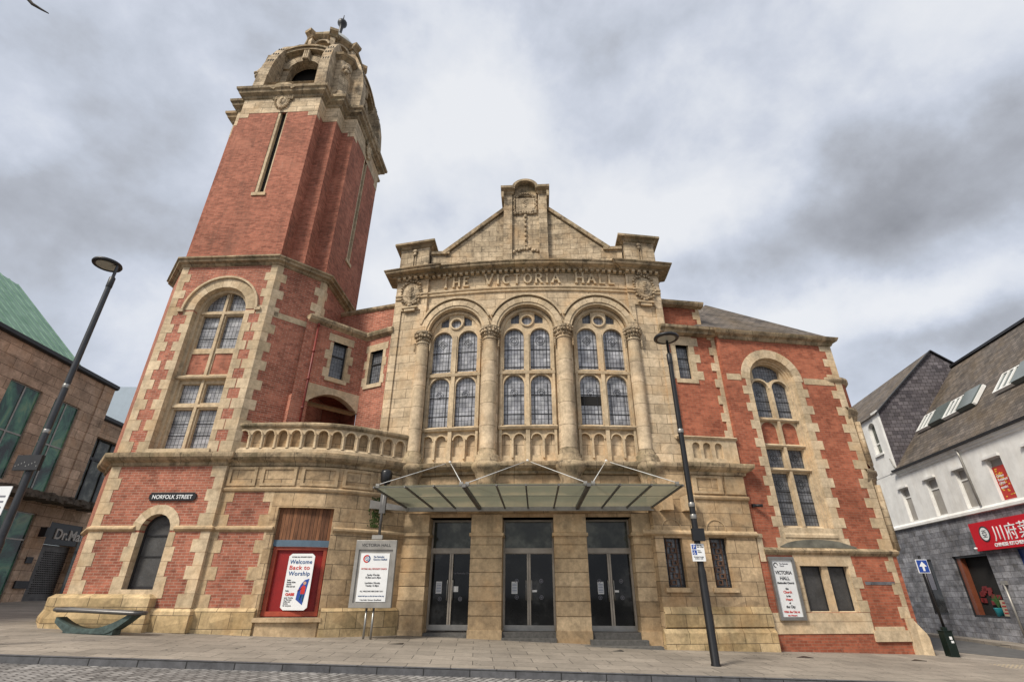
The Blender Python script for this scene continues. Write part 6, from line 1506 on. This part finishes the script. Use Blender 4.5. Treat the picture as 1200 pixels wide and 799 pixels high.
# higher far block with slate-hung gable
fb = thing('slate_gable_building', 'white building with a slate hung gable wall standing beyond the restaurant', 'building', loc=tuple(RB(-8, 0, -1.5)))
mb = MB(); mb.plate(RB, rect(-14, S1-.02, 5.7, 8.86), [arch(-5.43, .38, 6.85, 8.15)], .015, .3); mb.plate(RB, rect(-14, -9.5, -2, 5.7), (), .0, .3)
mb.box(RB, S1-.60, S1-.0, -.28, .05, 5.72, 8.98); mb.build('wall', M['render_white'], fb)
mb = MB(); mb.plate(RB, arch(-5.43, .38, 6.85, 8.15), [arch(-5.43, .31, 7.45, 8.15), rect(-5.74, -5.12, 6.92, 7.38)], -.12, .06); w = mb.build('window', M['render_white'], fb); pane(w, RB, arch(-5.43, .38, 6.85, 8.15), -.16, M['glass_transom']); mb = MB(); mb.box(RB, -5.9, -4.96, 0, .1, 6.74, 6.84); mb.build('sill', M['render_white'], w)
Gf = Frame(*RB(S1, 0, 0)[:2], -5.1)   # gable wall faces the camera: s to the right = into the block
mb = MB()
tri = poly2(.05, 7.4, lambda s: 5.8, lambda s: (8.86+(s)*.905) if s < 3.68 else max(12.19-(s-3.68)*.905, 5.9), [3.68])
mb.plate(Gf, tri, (), .02, .2); mb.build('slate_hung_wall', M['slate_hung'], fb)
mb = MB(); pk_ = 12.28
mb.face([Gf(-.15, .12, 8.78), Gf(-.15, -10, 8.78), Gf(3.68, -10, pk_), Gf(3.68, .12, pk_)]); mb.face([Gf(3.68, .12, pk_), Gf(3.68, -10, pk_), Gf(7.5, -10, 8.8), Gf(7.5, .12, 8.8)])
mb.build('roof', M['slate'], fb)
mb = MB(); mb.beam(Gf(-.12, .08, 8.80), Gf(3.68, .08, pk_-.02), .14, .06); mb.beam(Gf(3.68, .08, pk_-.02), Gf(7.5, .08, 8.8), .14, .06); mb.build('verge', M['iron'], fb)
# downpipes
mb = MB(); mb.tube([RB(.32, .10, 5.6), RB(.36, .08, 5.3), RB(.42, .07, 3.3)], .045, n=8); mb.tube([RB(S1+.15, .08, 5.7), RB(S1-.15, .08, 6.4)], .03); mb.tube([RB(0.02, .07, .45), RB(.05, .07, -1.3)], .04, n=8); mb.box(RB, -.1, .14, 0, .1, .42, .56); mb.build('downpipe', M['alum'], rb)
# fascia sign
mb = MB(); mb.plate(RB, rect(-.58, 6.2, 1.66, 2.70), (), .16, .14); fs = mb.build('restaurant_sign', M['fascia_red']); tag(fs, 'long red restaurant sign with white Chinese characters and CHINESE KITCHEN', 'shop sign')
textmesh('lettering', '川府菜馆', RB, .62, .165, 1.98, .62, M['white'], fs, align='LEFT', ext=.01, space=1.12)
textmesh('lettering', 'CHINESE KITCHEN', RB, .50, .165, 1.75, .17, M['white'], fs, align='LEFT', ext=.008, bold=.006, space=1.1)
mb = MB(); mb.ring(RB, .18, 2.25, 0, .24, .16, .17, 0, 360, 24, k=1.0); mb.build('badge', M['white'], fs); mb = MB(); mb.ring(RB, .18, 2.25, .24, .29, .16, .175, 0, 360, 24); 
for z in (2.12, 2.2, 2.28, 2.36): mb.box(RB, .05, .31, .17, .174, z, z+.02)
mb.ring(RB, .18, 2.25, .08, .10, .17, .174, 0, 360, 16); mb.build('badge_ring', M['ink'], fs)
mb = MB(); mb.lathe(tuple(RB(-.42, .3, 1.70)), [(0, 0), (.06, .03), (.06, .08), (0, .1)], n=8); mb.build('spot_lamp', M['white'], fs)
# banner in the upper window
mb = MB(); mb.plate(RB, rect(1.54, 2.30, 3.32, 4.55), (), -.10, .02); bn = mb.build('banner', plain('banner_red', (.42, .03, .02), .6)); tag(bn, 'red and yellow menu banner filling an upper window of the white building', 'banner')
mb = MB()
rg = random.Random(12)
for i in range(26): x = rg.uniform(1.6, 2.15); z = rg.uniform(3.4, 4.45); mb.box(RB, x, x+rg.uniform(.05, .12), -.10, -.095, z, z+.04)
mb.build('banner_marks', M['yellow'], bn)
textmesh('banner_text', 'Chinese\nRestaurant\nOPEN\nupstairs', RB, 1.62, -.093, 4.15, .14, M['white'], bn, align='LEFT', width=.5)
# potted plant and box in the shop window
pp = thing('potted_plant', 'spiky green plant in a turquoise pot inside the restaurant window', 'plant', loc=tuple(RB(-1.1, -.18, -.7)))
c = RB(-1.15, -.19, -.68); mb = MB(); mb.lathe(tuple(c), [(0, 0), (.17, 0), (.21, .28), (.22, .30), (.18, .30), (0, .27)], n=16, sy=.5); mb.build('pot', plain('turquoise', (.02, .20, .24), .4), pp)
mb = MB(); rg = random.Random(5)
for i in range(34):
    t = rg.uniform(0, 2*pi); l = rg.uniform(.25, .6); b = Vector(c)+Vector((0, 0, .28)); e = RB(-1.15+cos(t)*l*.8, -.15+.03*sin(t), -.4+l*.9)
    m0 = (b+Vector(e))/2+Vector((0, 0, .12)); s = Vector((.0, .018, .012)); mb.face([b-s, b+s, m0+s, m0-s]); mb.face([m0-s, m0+s, e])
mb.build('leaves', plain('leaf', (.05, .12, .03), .6, var=.4), pp)
mb = MB(); mb.box(RB, -.88, -.5, -.25, -.12, -.66, -.10); o = mb.build('display_box', plain('box_cream', (.35, .30, .22), .6)); tag(o, 'pale patterned box standing beside the pot inside the restaurant window', 'box'); mb = MB()
for i in range(4): mb.box(RB, -.84+.08*(i % 2), -.62+.06*(i % 2), -.118, -.112, -.58+i*.12, -.53+i*.12)
mb.build('print', plain('dark_red2', (.3, .02, .02), .5), o)
# one-way sign with cabinet base
wy = thing('one_way_sign', 'blue square one way arrow sign on a black pole with a dark green base cabinet', 'road sign', loc=(12.33, 18.45, gz(12.3, 18.4)))
WY = Frame(12.33, 18.45, 4); zb = gz(12.33, 18.45)
mb = MB(); mb.plate(WY, rect(-.24, .13, .68, 1.08), (), .08, .02); pl0 = mb.build('sign_plate', M['white'], wy); mb = MB(); mb.plate(WY, rect(-.222, .112, .70, 1.06), (), .085, .01); mb.build('blue_face', M['blue'], pl0)
mb = MB(); mb.plate(WY, poly2(-.165, .055, lambda s: .87 if abs(s+.055) > .035 else .74, lambda s: 1.02-abs(s+.055)*1.2, [-.09, -.055, -.02, -.0901, -.0199]), (), .09, .004); mb.build('arrow', M['white'], pl0)
mb = MB(); mb.tube([WY(-.05, .04, 1.2), WY(.0, .04, -.85)], .038, n=10); mb.build('pole', M['black_paint'], wy)
mb = MB(); mb.box(WY, -.13, .13, -.11, .14, zb-.05, zb+.66); mb.box(WY, -.145, .145, -.125, .155, zb+.66, zb+.69); mb.box(WY, -.06, .06, -.05, .08, zb+.69, zb+.78); mb.build('cabinet', plain('cabinet_green', (.006, .014, .011), .4), wy, bevel=.01)
mb = MB(); mb.box(WY, -.02, .06, .14, .145, zb+.45, zb+.53); mb.box(WY, .0, .08, .14, .145, zb+.36, zb+.42); mb.build('sticker', M['white'], wy)

# ------------------------------------------------------------------ bare tree at the left whose twig reaches into the top corner
tr_ = thing('bare_tree', 'leafless tree whose thin twigs reach into the top left corner of the sky', 'tree', loc=(-9.5, 2.2, gz(-9.5, 2.2)))
rg = random.Random(21); mbt = MB(); mbb = MB()
def limb(mb, p, dirv, L, r, depth):
    P = [Vector(p)]; d = Vector(dirv).normalized(); n = 5
    for i in range(n):
        d = (d+Vector((rg.uniform(-.18, .18), rg.uniform(-.18, .18), rg.uniform(-.05, .12)))).normalized(); P.append(P[-1]+d*L/n)
    mb.tube(P, r, n=6 if depth > 1 else 4, r2=r*.55)
    if depth > 0:
        for k in range(4):
            q = P[2+k % 4] if k < 3 else P[-1]
            dd = (d+Vector((rg.uniform(-.9, .9), rg.uniform(-.9, .9), rg.uniform(-.2, .6)))).normalized()
            if q.x+dd.x*L*.7 > -6.6+.0*q.y: dd.x = -abs(dd.x)
            limb(mbb, q, dd, L*.66, r*.55, depth-1)
b0 = Vector((-9.5, 2.2, gz(-9.5, 2.2)))
mbt.tube([b0, b0+Vector((.05, 0, 1.5)), b0+Vector((.0, .1, 3.2)), b0+Vector((.1, .1, 4.5))], .19, n=12, r2=.12); mbt.build('trunk', M['tree_bark'], tr_)
top = b0+Vector((.1, .1, 4.4))
for dv_ in ((-.6, .1, 1), (.25, -.4, 1), (-.2, .5, .9), (-.7, -.5, .8)): limb(mbb, top, dv_, 1.9, .085, 3)
tw = [top, Vector((-8.6, 2.6, 5.0)), Vector((-7.4, 3.0, 6.3)), Vector((-6.5, 3.2, 6.75)), Vector((-6.05, 3.22, 6.42)), Vector((-5.9, 3.26, 6.26)), Vector((-5.80, 3.30, 6.21)), Vector((-5.71, 3.32, 6.16))]
mbb.tube(tw, .05, n=6, r2=.006); mbb.tube([tw[3], Vector((-6.0, 3.15, 6.6)), Vector((-5.7, 3.25, 6.32))], .012, n=5, r2=.006)
mbb.build('branch', M['tree_bark'], tr_)
# ------------------------------------------------------------------ every separate piece becomes a part of its own
KEEP = {'lettering', 'headline', 'small_print', 'notice_text', 'sign_text', 'banner_text', 'banner_marks', 'print', 'stud', 'came', 'groove_shade', 'moss', 'road', 'pavement', 'kerb', 'kerb_face', 'tactile_paving', 'far_pavement', 'side_street', 'ground', 'branch', 'leaves', 'shutter_slot', 'saddle_bar', 'warning_disc', 'door_lettering', 'header', 'blue_symbol', 'wheelchair_mark', 'notice_text', 'grille', 'emblem', 'badge', 'badge_ring', 'carving', 'dentil_row', 'string_course', 'niche_back', 'red_chair_back', 'frieze_panel', 'sticker', 'carved_crest', 'picture_legs', 'shutter', 'roof_seam'}
def split_pieces(o):
    me = o.data; nv = len(me.vertices)
    if nv == 0: return
    par = list(range(nv))
    def find(a):
        while par[a] != a: par[a] = par[par[a]]; a = par[a]
        return a
    for e in me.edges:
        a, b = find(e.vertices[0]), find(e.vertices[1])
        if a != b: par[a] = b
    isl = {}
    for i in range(nv): isl.setdefault(find(i), []).append(i)
    K = list(isl.values())
    if len(K) < 2 or len(K) > 900: return
    B = []
    for vs_ in K:
        c = [me.vertices[i].co for i in vs_]; B.append(([min(p[k] for p in c) for k in range(3)], [max(p[k] for p in c) for k in range(3)]))
    S = [max(h[k]-l[k] for k in range(3)) for l, h in B]
    q = list(range(len(K)))
    def f2(a):
        while q[a] != a: q[a] = q[q[a]]; a = q[a]
        return a
    for i in range(len(K)):
        for j in range(i+1, len(K)):
            lim = max(.03, .55*max(S[i], S[j])); g = 0
            for k in range(3):
                d = max(B[i][0][k]-B[j][1][k], B[j][0][k]-B[i][1][k], 0); g += d*d
            if g <= lim*lim: 
                a, b = f2(i), f2(j)
                if a != b: q[a] = b
    cl = {}
    for i in range(len(K)): cl.setdefault(f2(i), []).append(i)
    if len(cl) < 2 or len(cl) > 60: return
    own = {}
    groups = list(cl.values())
    for gi, g in enumerate(groups):
        for i in g:
            for v in K[i]: own[v] = gi
    for gi in range(len(groups)-1, -1, -1):
        bm = bmesh.new(); bm.from_mesh(me); bm.verts.ensure_lookup_table()
        bmesh.ops.delete(bm, geom=[v for v in bm.verts if own[v.index] != gi], context='VERTS')
        if gi == 0: tgt = bpy.data.meshes.new(me.name+'_part')
        else: tgt = bpy.data.meshes.new(o.name.split('.')[0])
        bm.to_mesh(tgt); bm.free()
        for m_ in me.materials: tgt.materials.append(m_)
        if gi == 0: o.data = tgt
        else:
            c = o.copy(); c.data = tgt; c.name = o.name.split('.')[0]; scene.collection.objects.link(c)
            c.parent = o.parent; c.matrix_parent_inverse = o.matrix_parent_inverse.copy()
for o in [o for o in scene.objects if o.type == 'MESH' and o.parent is not None and o.name.split('.')[0] not in KEEP]:
    split_pieces(o)
bpy.context.view_layer.update()
